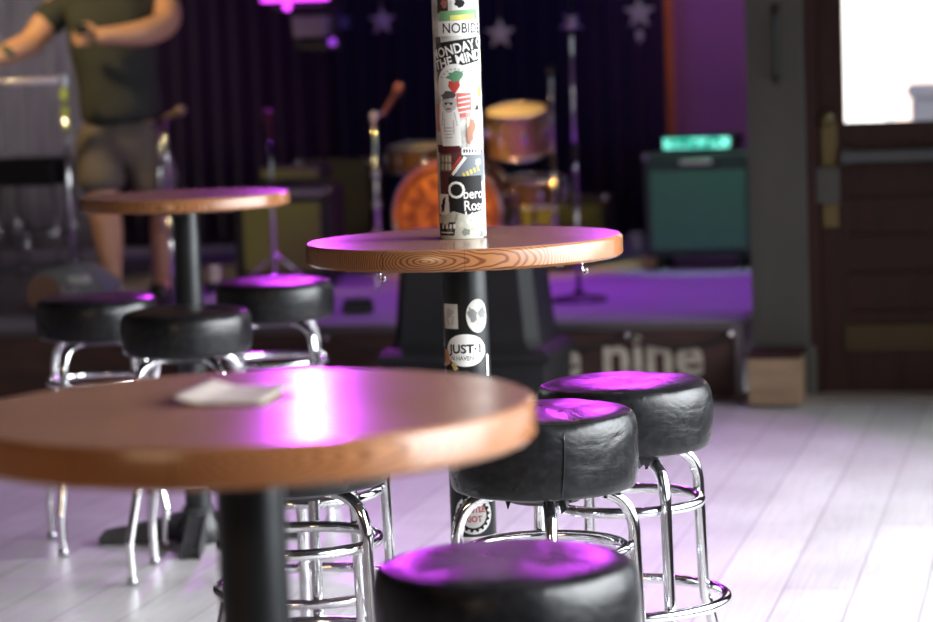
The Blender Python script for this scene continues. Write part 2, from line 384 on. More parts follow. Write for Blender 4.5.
# pull handle on the post
ph = thing('pull_handle', 'curved black metal pull handle screwed to the grey green post', 'handle', room(.178, -.03, 1.31)); ph.rotation_euler = (0, 0, -PHI)
tubeo('grip', smooth_path([(0, 0, .0), (0, -.045, .03), (0, -.05, .14), (0, -.045, .26), (0, 0, .29)]), .011, IRON, ph)
for z in (-.005, .295): latheo('mounting_plate', [(0, 0), (.022, 0), (.020, .006), (0, .007)], IRON, ph, 20, Matrix.Translation((0, 0.002, z)) @ Matrix.Rotation(PI/2, 4, 'X'))

# street outside the door
PALEBRICK = mat('painted_brick', (.8, .7, .66), .8)
b = PALEBRICK.node_tree.nodes['Principled BSDF']; br = N(PALEBRICK, 'ShaderNodeTexBrick')
br.inputs['Color1'].default_value = (.74, .52, .46, 1); br.inputs['Color2'].default_value = (.82, .62, .55, 1); br.inputs['Mortar'].default_value = (.88, .86, .82, 1)
br.inputs['Scale'].default_value = 4.2; tc = N(PALEBRICK, 'ShaderNodeTexCoord'); mp = N(PALEBRICK, 'ShaderNodeMapping'); mp.inputs['Rotation'].default_value = (PI/2, 0, 0)
L(PALEBRICK, tc, 'Object', mp, 0); L(PALEBRICK, mp, 0, br, 0); L(PALEBRICK, br, 0, b, 'Base Color')
CONC = mat('pale_concrete', (.62, .62, .60), .9); noisy(CONC, (.58, .58, .56), (.68, .68, .66), 3)
struct('pavement', (.45, 14, .14, 5.16, -.16, -.02), CONC); struct('pavement', (-8, 14, 5.16, 30, -.16, -.02), CONC)
bm = bmesh.new(); box(bm, 0, 6.0, 0, .3, 0, 5)
o = link('brick_building', bm, PALEBRICK); o.matrix_world = ROOMM @ Matrix.Translation((wd(893, 50, 9)[0], 9, -.02)); tag(o, 'sunlit pale brick building across the street, seen through the door glass', 'building')
WHITEW = mat('white_render', (.85, .85, .83), .9); noisy(WHITEW, (.80, .80, .78), (.88, .88, .86), 2)
bm = bmesh.new(); box(bm, -9, -.2, 0, 6, 0, 7); box(bm, -9.1, -.1, -.15, 6.1, 7, 7.2)
o = link('white_building', bm, WHITEW); o.matrix_world = ROOMM @ Matrix.Translation((wd(893, 50, 9)[0], 11, -.02)); tag(o, 'sunlit white rendered building beyond the door glass, left of the brick one', 'building')
bm = bmesh.new(); box(bm, -.10, .10, -.1, .1, 0, 1.14, .02); box(bm, -.13, .13, -.13, .13, 0, .1, .01); box(bm, -.12, .12, -.12, .12, 1.14, 1.22, .02)
o = link('bollard', bm, mat('grey_stone', (.30, .29, .31), .8)); o.matrix_world = ROOMM @ Matrix.Translation((wd(930, 110, 4.2)[0], 4.2, -.02)); tag(o, 'short grey square bollard standing on the pavement outside the door', 'bollard')

# ---------------------------------------------------------------- stage
SH = .325
st = tag(thing('platform', None, None), kind='structure'); st.matrix_world = ROOMM; st.name = 'stage'
bxo('stage_deck', (-6.85, .0, .0, 4.98, SH-.03, SH), STAGEF, st, .004)
bm = bmesh.new(); box(bm, -6.85, -.012, .015, .06, 0, SH-.03); box(bm, -.05, -.012, .06, 4.98, 0, SH-.03)
link('stage_skirt', bm, STAGESKIRT, st)
bm = bmesh.new(); box(bm, -.03, .004, -.004, .03, 0, SH+.002, .003); box(bm, -6.85, -.03, -.006, .016, SH-.035, SH-.002)
link('edge_strip', bm, mat('edge_metal', (.12, .11, .12), .4, .6), st)
LETTER = mat('cream_lettering', (.50, .44, .36), .7); noisy(LETTER, (.40, .34, .28), (.56, .50, .42), 30)
def stage_word(s, w, z, size, parent):
    bm = text_bm(s, size, .006, .002); bmesh.ops.transform(bm, matrix=Matrix.Translation((w, .011, z)) @ Matrix.Rotation(PI/2, 4, 'X'), verts=bm.verts)
    link('lettering', bm, LETTER, parent)
stage_word('nine', -.375, .175, .255, st); stage_word('cafe', -.88, .175, .255, st)
# cable draped along the stage front
pts = []
for i in range(61):
    t = i/60; ww = -.04-2.6*t; seg = (t*6.0) % 1
    pts.append((ww, -.018, .268 - .055*math.sin(PI*seg)**1.0))
cb = thing('draped_cable', 'black cable looped and clipped along the stage front', 'cable'); cb.matrix_world = ROOMM
tubeo('cable', smooth_path(pts, 2), .007, RUBBER, cb, 8)
for i in range(7):
    ww = -.04-2.6*i/6
    if i < 5: bxo('clip', (ww-.012, ww+.012, -.026, .0, .262, .284), CHROME, cb, .004)
# wooden crate beside the stage
cr = thing('wooden_crate', 'small tan wooden box on the floor between stage corner and post', 'crate', room(.165, -.20, 0)); cr.rotation_euler = (0, 0, -PHI)
TAN = mat('tan_plywood', (.33, .22, .13), .6); noisy(TAN, (.20, .13, .08), (.30, .20, .12), 4, (1, 1, 5))
bxo('body', (-.105, .105, -.1, .12, .012, .20), TAN, cr, .004)
bxo('lid', (-.112, .112, -.107, .12, .202, .222), MAHOG, cr, .004)

# ---------------------------------------------------------------- curtains
def fabric(name, c, rough=.85):
    mt = mat(name, c, rough, spec=.2); noisy(mt, tuple(x*.8 for x in c), tuple(min(1, x*1.2) for x in c), 5, (4, 4, .4)); 
    mt.node_tree.nodes['Principled BSDF'].inputs['Sheen Weight'].default_value = .15; return mt
def curtain(name, label, w0, w1, d, m, pitch, amp, seed):
    rnd = random.Random(seed); bm = bmesh.new(); n = int((w1-w0)/pitch*10); prev = None; ph_ = 0; xs = []
    for i in range(n+1):
        ph_ += 2*PI/10*rnd.uniform(.75, 1.3); x = w0+(w1-w0)*i/n
        xs.append((x, ph_))
    rows = []
    for z, k in ((SH+.01, 1.15), (1.0, 1.0), (2.0, .9), (3.05, .75)):
        rows.append([[bm.verts.new((x, d+s+amp*k*math.sin(p)+.3*amp*math.sin(p*.37+z), z)) for x, p in xs] for s in (0, .008)])
    for a, b_ in zip(rows, rows[1:]):
        for s in (0, 1):
            for i in range(n): bm.faces.new((a[s][i], a[s][i+1], b_[s][i+1], b_[s][i]))
    for r in (rows[0], rows[-1]):
        for i in range(n): bm.faces.new((r[0][i], r[0][i+1], r[1][i+1], r[1][i]))
    for i in (0, n):
        for a, b_ in zip(rows, rows[1:]): bm.faces.new((a[0][i], b_[0][i], b_[1][i], a[1][i]))
    o = link(name, bm, m, None, True); o.matrix_world = ROOMM; tag(o, label, 'curtain'); return o
wa = wd(0, 100, 4.7)[0]-.8; wb = wd(112, 100, 4.7)[0]; wc = wd(345, 100, 4.7)[0]; we = wd(668, 100, 4.7)[0]
curtain('curtain', 'pale grey pleated curtain behind the person at the left of the stage', wa, wb, 4.62, fabric('grey_drape', (.34, .31, .33)), .16, .025, 1)
curtain('curtain', 'dark purple curtain behind the large left guitar amplifier', wb-.05, wc, 4.72, fabric('plum_drape', (.035, .016, .035)), .14, .035, 2)
navy = curtain('curtain', 'navy curtain behind the drums with stars hanging in front', wc-.05, we, 4.62, fabric('navy_drape', (.011, .011, .028)), .13, .035, 3)
bm = bmesh.new(); box(bm, we-.005, we+.035, 4.70, 4.74, SH+.01, 3.0)  # narrow orange strip at the right edge of the navy curtain
o = link('edging', bm, fabric('orange_edging', (.42, .19, .03)), navy); tag(o, 'orange lining strip')

# ================================================================ TABLES
def round_table(name, label, x, y, R, t=.042, pole_r=.042, rz=0, base=True, zt=1.07):
    tb = thing(name, label, 'table', (x, y, 0), rz, None)
    latheo('tabletop', [(0, zt-t), (R-.006, zt-t), (R, zt-t+.006), (R, zt-.007), (R-.002, zt-.003), (R-.006, zt), (0, zt)], OAK, tb, 128)
    if base:
        latheo('pole', [(0, .05), (pole_r, .05), (pole_r, zt-t-.006), (0, zt-t-.006)], BLACKP, tb, 40)
        bm = bmesh.new()
        for k in range(4):
            box(bm, .04, .14, -.018, .018, zt-t-.02, zt-t, 0, Matrix.Rotation(k*PI/2, 4, 'Z'))
        link('mounting_plate', bm, IRON, tb)
        bm = bmesh.new(); lathe(bm, [(0, .0), (.075, .0), (.075, .055), (.055, .08), (.05, .11), (0, .11)], 32)
        link('base_hub', bm, IRON, tb, True)
        for k in range(4):
            bm = bmesh.new(); M = Matrix.Rotation(k*PI/2, 4, 'Z')
            pr = [(.05, .055), (.05, .018), (.25, .0), (.30, .0), (.305, .02), (.29, .035), (.18, .055), (.05, .085)]
            prism(bm, pr, .055, M @ Matrix.Translation((0, -.0275, 0)))
            bmesh.ops.bevel(bm, geom=bm.edges[:], offset=.006, segments=2, affect='EDGES'); link('base_foot', bm, IRON, tb)
    return tb
round_table('bar_table', 'nearest round wooden bar table with a paper flyer on it', -.266, 3.139, .344, .048, .042, math.radians(20), zt=1.065)
round_table('bar_table', 'small far round bar table left, in front of the person', -.845, 8.063, .319, .040, .041, 0)
tB = round_table('bar_table', 'round wooden bar table built round the sticker-covered column', 0, 5.754, .345, .046, base=False)
for a in (205, 318): 
    bm = bmesh.new(); box(bm, .055, .27, -.015, .015, 1.012, 1.024, .002, Matrix.Rotation(math.radians(a), 4, 'Z')); link('bracket', bm, IRON, tB)
for (u, v) in ((582, 268), (380, 272)):
    p = at(u, v, 5.52); q = Vector((p.x, p.y-5.754, 1.0))
    tubeo('bag_hook', smooth_path([q+Vector((0, 0, .024)), q+Vector((0, 0, .012)), q+Vector((.006, -.004, .002)), q+Vector((.010, -.010, .006)), q+Vector((.008, -.013, .013))], 5), .0028, CHROME, tB, 8)
# flyer
p = at(236, 394, 3.2)
bm = bmesh.new(); nx, ny = 14, 8; g = {}
for i in range(nx+1):
    for j in range(ny+1):
        s, t_ = i/nx-.5, j/ny-.5
        z = .001+.030*max(0, -s-.2)+.022*max(0, s-.1)*(.5+t_)
        g[i, j] = [bm.verts.new((s*.115, t_*.16, z+dz)) for dz in (0, .0015)]
for k in (0, 1):
    for i in range(nx):
        for j in range(ny): bm.faces.new([g[a][k] for a in ((i, j), (i+1, j), (i+1, j+1), (i, j+1))])
for i in range(nx):
    for j in (0, ny): bm.faces.new((g[i, j][0], g[i+1, j][0], g[i+1, j][1], g[i, j][1]))
for j in range(ny):
    for i in (0, nx): bm.faces.new((g[i, j][0], g[i, j+1][0], g[i, j+1][1], g[i, j][1]))
d_ = F_ + R_*((236-466.5)/FPX) - U_*((393-311)/FPX); q = d_*((1.07-H)/d_.z)+Vector((0, 0, H))
fl_ = link('flyer', bm, PAPER, None, True, (q.x, q.y, 1.066)); fl_.rotation_euler = (0, 0, math.radians(-12)); tag(fl_, 'folded pale paper flyer lying on the nearest wooden table', 'flyer')

# ================================================================ COLUMN WITH STICKERS
PR = .0505; PX, PY = -.0012, 5.754
col = thing('support_column', 'round column covered in band stickers rising through the middle table', 'column', (PX, PY, 0))
WRAP = mat('weathered_sticker_paper', (.62, .60, .56), .6, spec=.25)
nz = noisy(WRAP, (.30, .28, .26), (.78, .76, .72), 22, (1, 1, 1.5), bump=.1, detail=6)
latheo('column_shaft', [(0, .0), (.0502, .0), (.0502, 1.0735), (0, 1.0745)], BLACKP, col, 64)
latheo('sticker_wrap', [(0, 1.0725), (PR-.0006, 1.0725), (PR, 1.08), (PR, 3.1), (0, 3.1)], WRAP, col, 64)
latheo('floor_collar', [(0, 0), (.075, 0), (.075, .008), (.055, .03), (.049, .035), (0, .035)], BLACKP, col, 48)
SM = {}
def smat(c, rough=.35):
    k = tuple(c)
    if k not in SM: SM[k] = mat('sticker_ink', c, .62, spec=.2)
    return SM[k]
def ps(u, v):
    p = at(u, v, PY-PR); return PR*math.asin(max(-1, min(1, (p.x-PX)/PR))), p.z
def bent(name, bm, u, v, lay, m, parent=None, rot=0, label=None):
    s0, z0 = ps(u, v); bmesh.ops.rotate(bm, cent=(0, 0, 0), matrix=Matrix.Rotation(math.radians(rot), 3, 'Z'), verts=bm.verts)
    xs = [q.co.x for q in bm.verts]; x = min(xs)+.004
    while x < max(xs)-.001:
        bmesh.ops.bisect_plane(bm, geom=bm.verts[:]+bm.edges[:]+bm.faces[:], plane_co=(x, 0, 0), plane_no=(1, 0, 0)); x += .004
    for q in bm.verts:
        s = q.co.x+s0; th = s/PR; r = PR+.00025*lay+q.co.z; z = q.co.y+z0
        q.co = (r*math.sin(th), -r*math.cos(th), z)
    me = bpy.data.meshes.new(name); 
    bm.to_mesh(me); bm.free(); me.materials.append(m); o = bpy.data.objects.new(name, me); C.objects.link(o); o.parent = parent or col
    if label: o['label'] = label
    return o
K = 5.705/FPX   # metres per photo pixel on the column
def poly(pts, k=K):
    bm = bmesh.new(); vs = [bm.verts.new((x*k, y*k, 0)) for x, y in pts]; f = bm.faces.new(vs)
    if f.calc_area() and f.normal.z < 0: f.normal_flip()
    bmesh.ops.triangulate(bm, faces=bm.faces[:]); return bm
def rect(w_, h_): return poly([(-w_/2, -h_/2), (w_/2, -h_/2), (w_/2, h_/2), (-w_/2, h_/2)])
def ell(w_, h_, n=36): return poly([(w_/2*math.cos(2*PI*i/n), h_/2*math.sin(2*PI*i/n)) for i in range(n)])
def blobp(w_, h_, seed, n=22, j=.25):
    r = random.Random(seed); return poly([(w_/2*math.cos(2*PI*i/n)*(1+r.uniform(-j, j)), h_/2*math.sin(2*PI*i/n)*(1+r.uniform(-j, j))) for i in range(n)])
def words(s, px, off=.0003, sx=1): return text_bm(s, px*K/.70, off, 0, 0, sx)
BK = (.012, .012, .013); WH = (.80, .79, .76); GY = (.42, .41, .40); RD = (.50, .06, .05); CR_ = (.72, .64, .48)
def sticker(bm, u, v, lay, c, rot=0, label=None): return bent('sticker', bm, u, v, lay, smat(c), None, rot, label)
def ink(bm, u, v, lay, c, par, rot=0, name='print'): return bent(name, bm, u, v, lay, smat(c), par, rot)
# above the table, top to bottom
a = sticker(rect(13, 20), 442, 3, 1, (.05, .03, .03)); ink(blobp(7, 9, 1), 444, 4, 2, (.35, .12, .10), a)
a = sticker(rect(17, 22), 460, 0, 1, WH); ink(blobp(10, 8, 2), 459, 3, 2, BK, a)
a = sticker(rect(44, 10), 460, 15, 2, (.20, .42, .20), 2); ink(rect(26, 5), 463, 17, 3, (.72, .70, .18), a, 2)
a = sticker(rect(46, 15), 459, 28, 3, WH, 1, 'white label reading NOBID'); ink(words('NOBIDE', 9.8, .0003, .86), 463.5, 28.5, 4, BK, a, -1, 'lettering')
a = sticker(poly([(-26, -18), (26, -8), (26, 16), (-26, 10)]), 458, 53, 2, BK, 0, 'black sticker reading MONDAY OF THE MIND')
ink(words('MONDAY OF', 9.5, .0006, .84), 460, 48, 3, WH, a, 12, 'lettering'); ink(words('THE MIND', 9.5, .0006, .86), 458, 60, 3, WH, a, 12, 'lettering')
a = sticker(ell(40, 44), 455, 86, 4, WH, 0, 'white round sticker with a red and green figure')
ink(poly([(-5, 5), (5, 5), (6, 0), (0, -9), (-6, 0)]), 454, 86, 5, RD, a)
ink(blobp(16, 10, 5, 18, .4), 454, 76, 5, (.12, .28, .16), a)
for k in range(9):
    an = math.radians(150-15*k); ink(rect(2.2, 1.6), 455+15*math.cos(an), 86-17*math.sin(an), 5, GY, a)
a = sticker(rect(15, 24), 464, 105, 5, (.62, .16, .14)); 
for k in range(4): ink(rect(12, 1.5), 464, 97+5*k, 6, WH, a, 8)
a = sticker(rect(12, 34), 478, 98, 3, CR_); ink(blobp(7, 12, 8), 479, 92, 4, (.62, .30, .08), a); ink(poly([(-5, -5), (5, -5), (2, 6)]), 476, 109, 4, BK, a)
a = sticker(poly([(-8, -28), (12, -28), (11, 2), (5, 26), (-3, 27), (-10, 14), (-12, -2)]), 449, 118, 7, WH, 0, 'cut-out sticker of a person with dark hair and a white shirt')
ink(blobp(15, 19, 11, 20, .1), 449, 103, 8, (.50, .47, .45), a); ink(blobp(15, 8, 12, 22, .35), 448.5, 95.5, 9, (.09, .08, .08), a)
ink(rect(9, .8), 449, 103, 9, BK, a); ink(ell(2.6, 2), 446.5, 104, 10, BK, a); ink(ell(2.6, 2), 451.5, 104, 10, BK, a)
ink(rect(5, 1.2), 449, 109, 9, BK, a)
for dx, dy, r_ in ((-6, 14, 80), (7, 14, 100), (-4, 20, 90), (5, 22, 90)): ink(rect(14, .9), 449+dx, 105+dy, 8, GY, a, r_)
for k in range(4): ink(rect(8, 1), 449, 128+3.2*k, 8, GY, a)
a = sticker(rect(19, 40), 475, 130, 5, (.58, .50, .44)); ink(blobp(8, 24, 17, 20, .3), 471, 130, 6, (.36, .18, .12), a, -12); ink(blobp(6, 18, 18, 20, .3), 480, 134, 6, WH, a, 10)
a = sticker(rect(22, 7), 472, 151, 6, WH); 
for k in range(7): ink(rect(1.7, 3.4), 464+2.7*k, 151, 7, BK, a)
a = sticker(rect(27, 8), 447, 149, 5, (.09, .015, .02)); 
a = sticker(poly([(-14, -28), (14, -28), (14, 26), (-14, 28)]), 450, 174, 3, (.10, .035, .035))
a = sticker(rect(16, 17), 445, 163, 6, (.20, .15, .12), 0, 'small dark label with worn tan lettering')
for j in range(2):
    for k in range(4): ink(rect(2.6, 6), 440+3.4*k, 159+8*j, 7, (.50, .44, .34), a)
a = sticker(poly([(-16, -14), (22, -14), (22, 14), (2, 22), (-8, 4)]), 468, 168, 5, (.16, .18, .20))
ink(rect(3, 22), 459, 166, 6, WH, a, -38); ink(rect(2.4, 16), 456.5, 163, 6, RD, a, -38)
for k in range(5): ink(rect(2.2, 4.5), 464+3.4*k, 175-1.6*k, 6, (.62, .50, .10), a, 20)
a = sticker(rect(24, 16), 477, 158, 4, (.45, .20, .20)); ink(blobp(8, 8, 21), 478, 162, 5, GY, a)
a = sticker(rect(36, 40), 467, 196, 7, BK, 0, 'black sticker with white lettering reading Oberon Rose')
ink(words('O', 17, .0002, .95), 456.5, 191, 8, WH, a, 0, 'lettering'); ink(words('beron', 10, .0002, .82), 476, 194, 8, WH, a, 0, 'lettering')
ink(words('Rose', 10, .0002, .85), 475, 206, 8, WH, a, 0, 'lettering')
ink(rect(1.6, 9), 466, 216, 8, WH, a); ink(rect(1.6, 9), 472, 217, 8, WH, a)
a = sticker(rect(14, 21), 444, 205, 6, WH); ink(blobp(6, 14, 31, 16, .45), 444, 205, 7, BK, a, -20)
a = sticker(poly([(-24, -14), (24, -14), (24, 14), (5, 10), (-8, 14), (-24, 8)]), 462, 225, 8, (.50, .50, .42)); 
ink(blobp(14, 12, 41, 22, .4), 474, 220, 9, (.66, .66, .60), a); ink(rect(12, 3), 476, 227, 9, (.40, .55, .12), a, 15)
for k in range(9): ink(blobp(6+k % 4*2, 3+k % 3*2, 70+k, 14, .45), 441+5*k, 216+(k*7) % 19, 9, ((.30, .30, .26), (.60, .60, .52), (.20, .21, .20))[k % 3], a, 25*k)
a = sticker(poly([(-11, -7), (9, -7), (11, 7), (-11, 5)]), 447, 229, 9, BK)
for k in range(5): ink(rect(2.4, 4.4), 440.5+3.6*k, 227.5-.3*k, 10, WH, a, -8)
ink(rect(16, 1.2), 447, 233, 10, WH, a)
for (u, v, w_, h_, c, sd) in ((438, 43, 8, 12, (.10, .10, .10), 56), (483, 82, 7, 14, (.12, .11, .12), 57), (437, 190, 7, 22, (.08, .05, .05), 58), (438, 218, 7, 10, (.40, .36, .20), 59), (484, 165, 7, 16, (.30, .32, .36), 60), (482, 60, 10, 24, CR_, 50), (440, 70, 8, 20, (.12, .10, .12), 51), (440, 84, 8, 12, (.45, .14, .12), 52), (438, 118, 8, 28, (.50, .22, .18), 53), (484, 120, 7, 26, (.62, .62, .62), 54), (484, 195, 8, 40, (.60, .66, .68), 55)):
    sticker(rect(w_, h_), u, v, 2, c, random.Random(sd).uniform(-6, 6))
# higher than the photograph shows: plain stickers up to the ceiling
rr = random.Random(99)
for k in range(26):
    s = rr.uniform(-.07, .07); z = 1.62+.055*k
    bm = rect(rr.uniform(18, 34), rr.uniform(14, 26)); 
    q = bent('sticker', bm, 457, 2, 1+k % 3, smat(rr.choice([BK, WH, GY, RD, CR_, (.12, .25, .35)])), None, rr.uniform(-9, 9)); q.location.z = .03+.05*k; q.rotation_euler.z = rr.uniform(-1.2, 1.2)
    if k > 0: pass
# under the table
a = sticker(rect(19, 25), 450, 317, 3, (.62, .60, .55), 0, 'square white sticker with a grey drawing'); ink(blobp(9, 10, 61, 18, .4), 450, 314, 4, GY, a); ink(rect(2, 9), 448, 321, 4, GY, a, 15); ink(rect(2, 9), 453, 321, 4, GY, a, -10)
a = sticker(ell(24, 34), 477.5, 316, 3, (.70, .68, .62), 0, 'oval white sticker with grey markings'); ink(blobp(9, 15, 62, 18, .4), 472, 316, 4, (.22, .22, .22), a, 20); ink(blobp(8, 12, 63, 18, .4), 482, 314, 4, (.28, .28, .28), a, -15); ink(rect(1.6, 14), 476.5, 319, 4, GY, a, 10)
a = sticker(ell(43, 33, 44), 465.5, 350.5, 4, WH, 0, 'white oval sticker reading JUST-1'); ink(words('JUST·1', 8.6, .0008, 1.03), 466, 349.5, 5, BK, a, 0, 'lettering'); ink(words('N HAVEN, CT', 4.3, .0001, .9), 467, 358.5, 5, BK, a, 0, 'lettering')
a = sticker(poly([(-4, 9), (2, 10), (5, -4), (-4, -8)]), 448, 360, 6, (.62, .26, .14)); sticker(rect(5, 8), 455, 367, 6, (.62, .52, .20), 30)
sticker(rect(3.5, 22), 487.5, 366, 3, WH)
a = sticker(ell(40, 40, 48), 473.5, 515, 3, WH, 0, 'round white gear-shaped sticker with red lettering')
bm = bmesh.new(); n = 18; R1, R2, R3 = 13.5*K, 15.5*K, 18*K
i_ = [bm.verts.new((R1*math.cos(PI*2*k/(4*n)), R1*math.sin(2*PI*k/(4*n)), 0)) for k in range(4*n)]
o_ = [bm.verts.new(((R3 if k % 4 < 2 else R2)*math.cos(2*PI*k/(4*n)), (R3 if k % 4 < 2 else R2)*math.sin(2*PI*k/(4*n)), 0)) for k in range(4*n)]
for k in range(4*n): bm.faces.new((i_[k], o_[k], o_[(k+1) % (4*n)], i_[(k+1) % (4*n)]))
ink(bm, 473.5, 515, 4, BK, a)
ink(words('CASTLE', 6, .0006, .82), 473.5, 510, 5, RD, a, 0, 'lettering'); ink(words('RIOT', 6, .0005, .9), 473.5, 519.5, 5, RD, a, 0, 'lettering')
ink(words('THE', 4, .0003, .9), 474, 502, 5, RD, a, 0, 'lettering')
sticker(rect(60, 8), 474, 541, 2, WH, 0, 'white band low on the column')

# ================================================================ STOOLS
LEGP = [(.03, .612), (.085, .614), (.125, .607), (.158, .585), (.174, .545), (.177, .49), (.183, .30), (.192, .26), (.222, .135), (.225, .11), (.221, .0)]
def make_stool(name, label, x, y, rz, seed, R=.188, group=None, ragged=False, zr=(.508, .297), dz=0):
    t = thing(name, label, 'bar stool', (x, y, 0), rz)
    rnd = random.Random(seed)
    # cushion
    prof = [(0, .622), (R-.02, .618), (R-.008, .622), (R-.002, .636), (R+.001, .68), (R+.001, .715), (R-.001, .735), (R-.006, .750), (R-.014, .7585), (R-.018, .7575), (R-.024, .7605), (R-.05, .765), (R-.1, .768), (0, .769)]
    prof = [(a_, b_+.004+(dz if b_ < .64 else dz*.5 if b_ < .7 else 0)) for a_, b_ in prof]
    bm = bmesh.new(); lathe(bm, prof, 72)
    off = Vector((seed*3.1, seed*1.7, 0))
    for v in bm.verts:
        n1 = noise.noise(v.co*9+off); n2 = noise.noise(v.co*26+off)
        rr_ = math.hypot(v.co.x, v.co.y)
        if v.co.z > .745: v.co.z += .0045*n1+.0012*n2-.006*max(0, 1-(rr_/.12))*(seed % 2)
        if rr_ > .1:
            k = 1+(.012*n1+.005*n2); v.co.x *= k; v.co.y *= k
    s = link('seat', bm, VINYL, t, True); md = s.modifiers.new('sub', 'SUBSURF'); md.levels = md.render_levels = 1
    latheo('swivel_plate', [(0, .598+dz), (.07, .598+dz), (.075, .604+dz), (.12, .616+dz), (.12, .625+dz), (0, .625+dz)], IRON, t, 32)
    lp = smooth_path([Vector((r, 0, z+(dz if z > .4 else 0))) for r, z in LEGP], 5)
    for k in range(4):
        c, s_ = math.cos(k*PI/2), math.sin(k*PI/2)
        lg = tubeo('leg', [Vector((p.x*c, p.x*s_, p.z+.012 if i == len(lp)-1 else p.z)) for i, p in enumerate(lp)], .0125, CHROME, t, 14)
        bm = bmesh.new(); lathe(bm, [(0, 0), (.0135, 0), (.0145, .022), (0, .022)], 16, Matrix.Translation((.221*c, .221*s_, 0)))
        link('foot_cap', bm, SATIN, lg, True)
    for rr_, z in ((.157, zr[0]), (.208, zr[1])):
        tubeo('foot_ring', [(rr_*math.cos(2*PI*i/72), rr_*math.sin(2*PI*i/72), z) for i in range(72)], .0115, CHROME, t, 14, True)
    return t
stools = [
 ('black vinyl bar stool nearest the camera, at the bottom edge', .042, 3.655, 30, 1),
 ('black vinyl bar stool with cracked seamed cushion tucked by the nearest table', .141, 5.175, 2, 2),
 ('black vinyl bar stool right of the column with purple-lit top and full chrome legs', .327, 5.585, 24, 3),
 ('black vinyl bar stool in front of the small far table', -.803, 7.54, 40, 4),
 ('leftmost black vinyl bar stool, left of the small far table', -1.130, 8.08, 60, 5),
 ('black vinyl bar stool right of the small far table, beside the stage', -.611, 8.45, 45, 6),
 ('black vinyl bar stool half hidden under the nearest table', -.350, 5.25, -38, 7),
 ('black vinyl bar stool of which only chrome rings show under the nearest table', -.370, 5.84, 8, 8),
]
made = []
for lab, x, y, rz, sd in stools:
    made.append(make_stool('bar_stool', lab, x, y, math.radians(rz), sd, zr=(.486, .297) if sd == 2 else (.508, .297), dz=.018 if sd in (4, 5, 6) else -.012 if sd == 2 else 0)); made[-1]['group'] = 'chrome bar stools with black vinyl seats'
# seam and torn cover on the cracked stool and the one behind it
def seam(par, ang, R=.1905):
    rz = par.rotation_euler.z; a = math.radians(ang)-rz
    bm = bmesh.new(); pts = [((R+.0005+.001*math.sin(z*60))*math.cos(a+.03*math.sin((z-.64)*20)), (R+.0005)*math.sin(a+.03*math.sin((z-.64)*20)), z) for z in [.622+.0135*i for i in range(10)]]
    tube(bm, pts, .0016, 8); link('seam', bm, VINYL, [c for c in par.children if c.name.startswith('seat')][0], True)
seam(made[1], -81)
def shred(par, ang, wid, ln, seed, R=.17, z0=.627):
    a0 = math.radians(ang)-par.rotation_euler.z; r = random.Random(seed); bm = bmesh.new(); n = 9; top = []; bot = []
    for i in range(n):
        a = a0+(i/(n-1)-.5)*wid/R; L_ = ln*(1-abs(i/(n-1)-.5)*1.3)*r.uniform(.45, 1.1)
        rr_ = R+r.uniform(-.004, .004)
        top.append([bm.verts.new((q*math.cos(a), q*math.sin(a), z0)) for q in (R, R-.003)]); bot.append([bm.verts.new((q*math.cos(a+r.uniform(-.03, .03)), q*math.sin(a), z0-L_)) for q in (rr_, rr_-.003)])
    for i in range(n-1):
        for k in (0, 1): bm.faces.new((top[i][k], top[i+1][k], bot[i+1][k], bot[i][k]))
        bm.faces.new((bot[i][0], bot[i+1][0], bot[i+1][1], bot[i][1]))
    for i in (0, n-1): bm.faces.new((top[i][0], top[i][1], bot[i][1], bot[i][0]))
    link('torn_cover', bm, VINYL, [c for c in par.children if c.name.startswith('seat')][0])
shred(made[1], -78, .045, .055, 1, .16); shred(made[1], -122, .07, .035, 2, .14); shred(made[1], 200, .05, .03, 3); shred(made[1], -48, .05, .02, 4)
shred(made[2], -80, .05, .035, 5, .165); shred(made[1], 150, .06, .045, 6, .1)

# ================================================================ BLACK PEDESTAL in front of the stage
pd = thing('speaker_pedestal', 'black tapered pedestal on a plinth before the stage, behind the column', 'pedestal', (.035, 10.36, 0)); pd.rotation_euler = (0, 0, -PHI)
PEDM = mat('matte_black_paint', (.012, .012, .013), .5, spec=.25); noisy(PEDM, (.008, .008, .009), (.016, .016, .017), 3)
bm = bmesh.new(); box(bm, -.33, .33, -.24, .24, 0, .33, .015); link('plinth', bm, PEDM, pd)
bm = bmesh.new(); box(bm, -.345, .345, -.255, .255, .275, .315, .008); link('moulding', bm, PEDM, pd)
bm = bmesh.new(); pr = [(.30, .33), (.285, .36), (.262, .62), (.25, .74)]; rings = []
for hw, z in pr:
    hd = hw*.72; ch = .03
    rings.append([bm.verts.new((x, y, z)) for x, y in ((-hw+ch, -hd), (hw-ch*1.6, -hd), (hw, -hd+ch*1.6), (hw, hd-ch), (hw-ch, hd), (-hw+ch, hd), (-hw, hd-ch), (-hw, -hd+ch))])
for a, b_ in zip(rings, rings[1:]):
    for i in range(8): bm.faces.new((a[i], a[(i+1) % 8], b_[(i+1) % 8], b_[i]))
bm.faces.new(rings[-1]); bm.faces.new(rings[0]); link('tapered_body', bm, PEDM, pd)
bm = bmesh.new(); box(bm, -.27, .27, -.20, .20, .74, .77, .008); link('cap', bm, PEDM, pd)

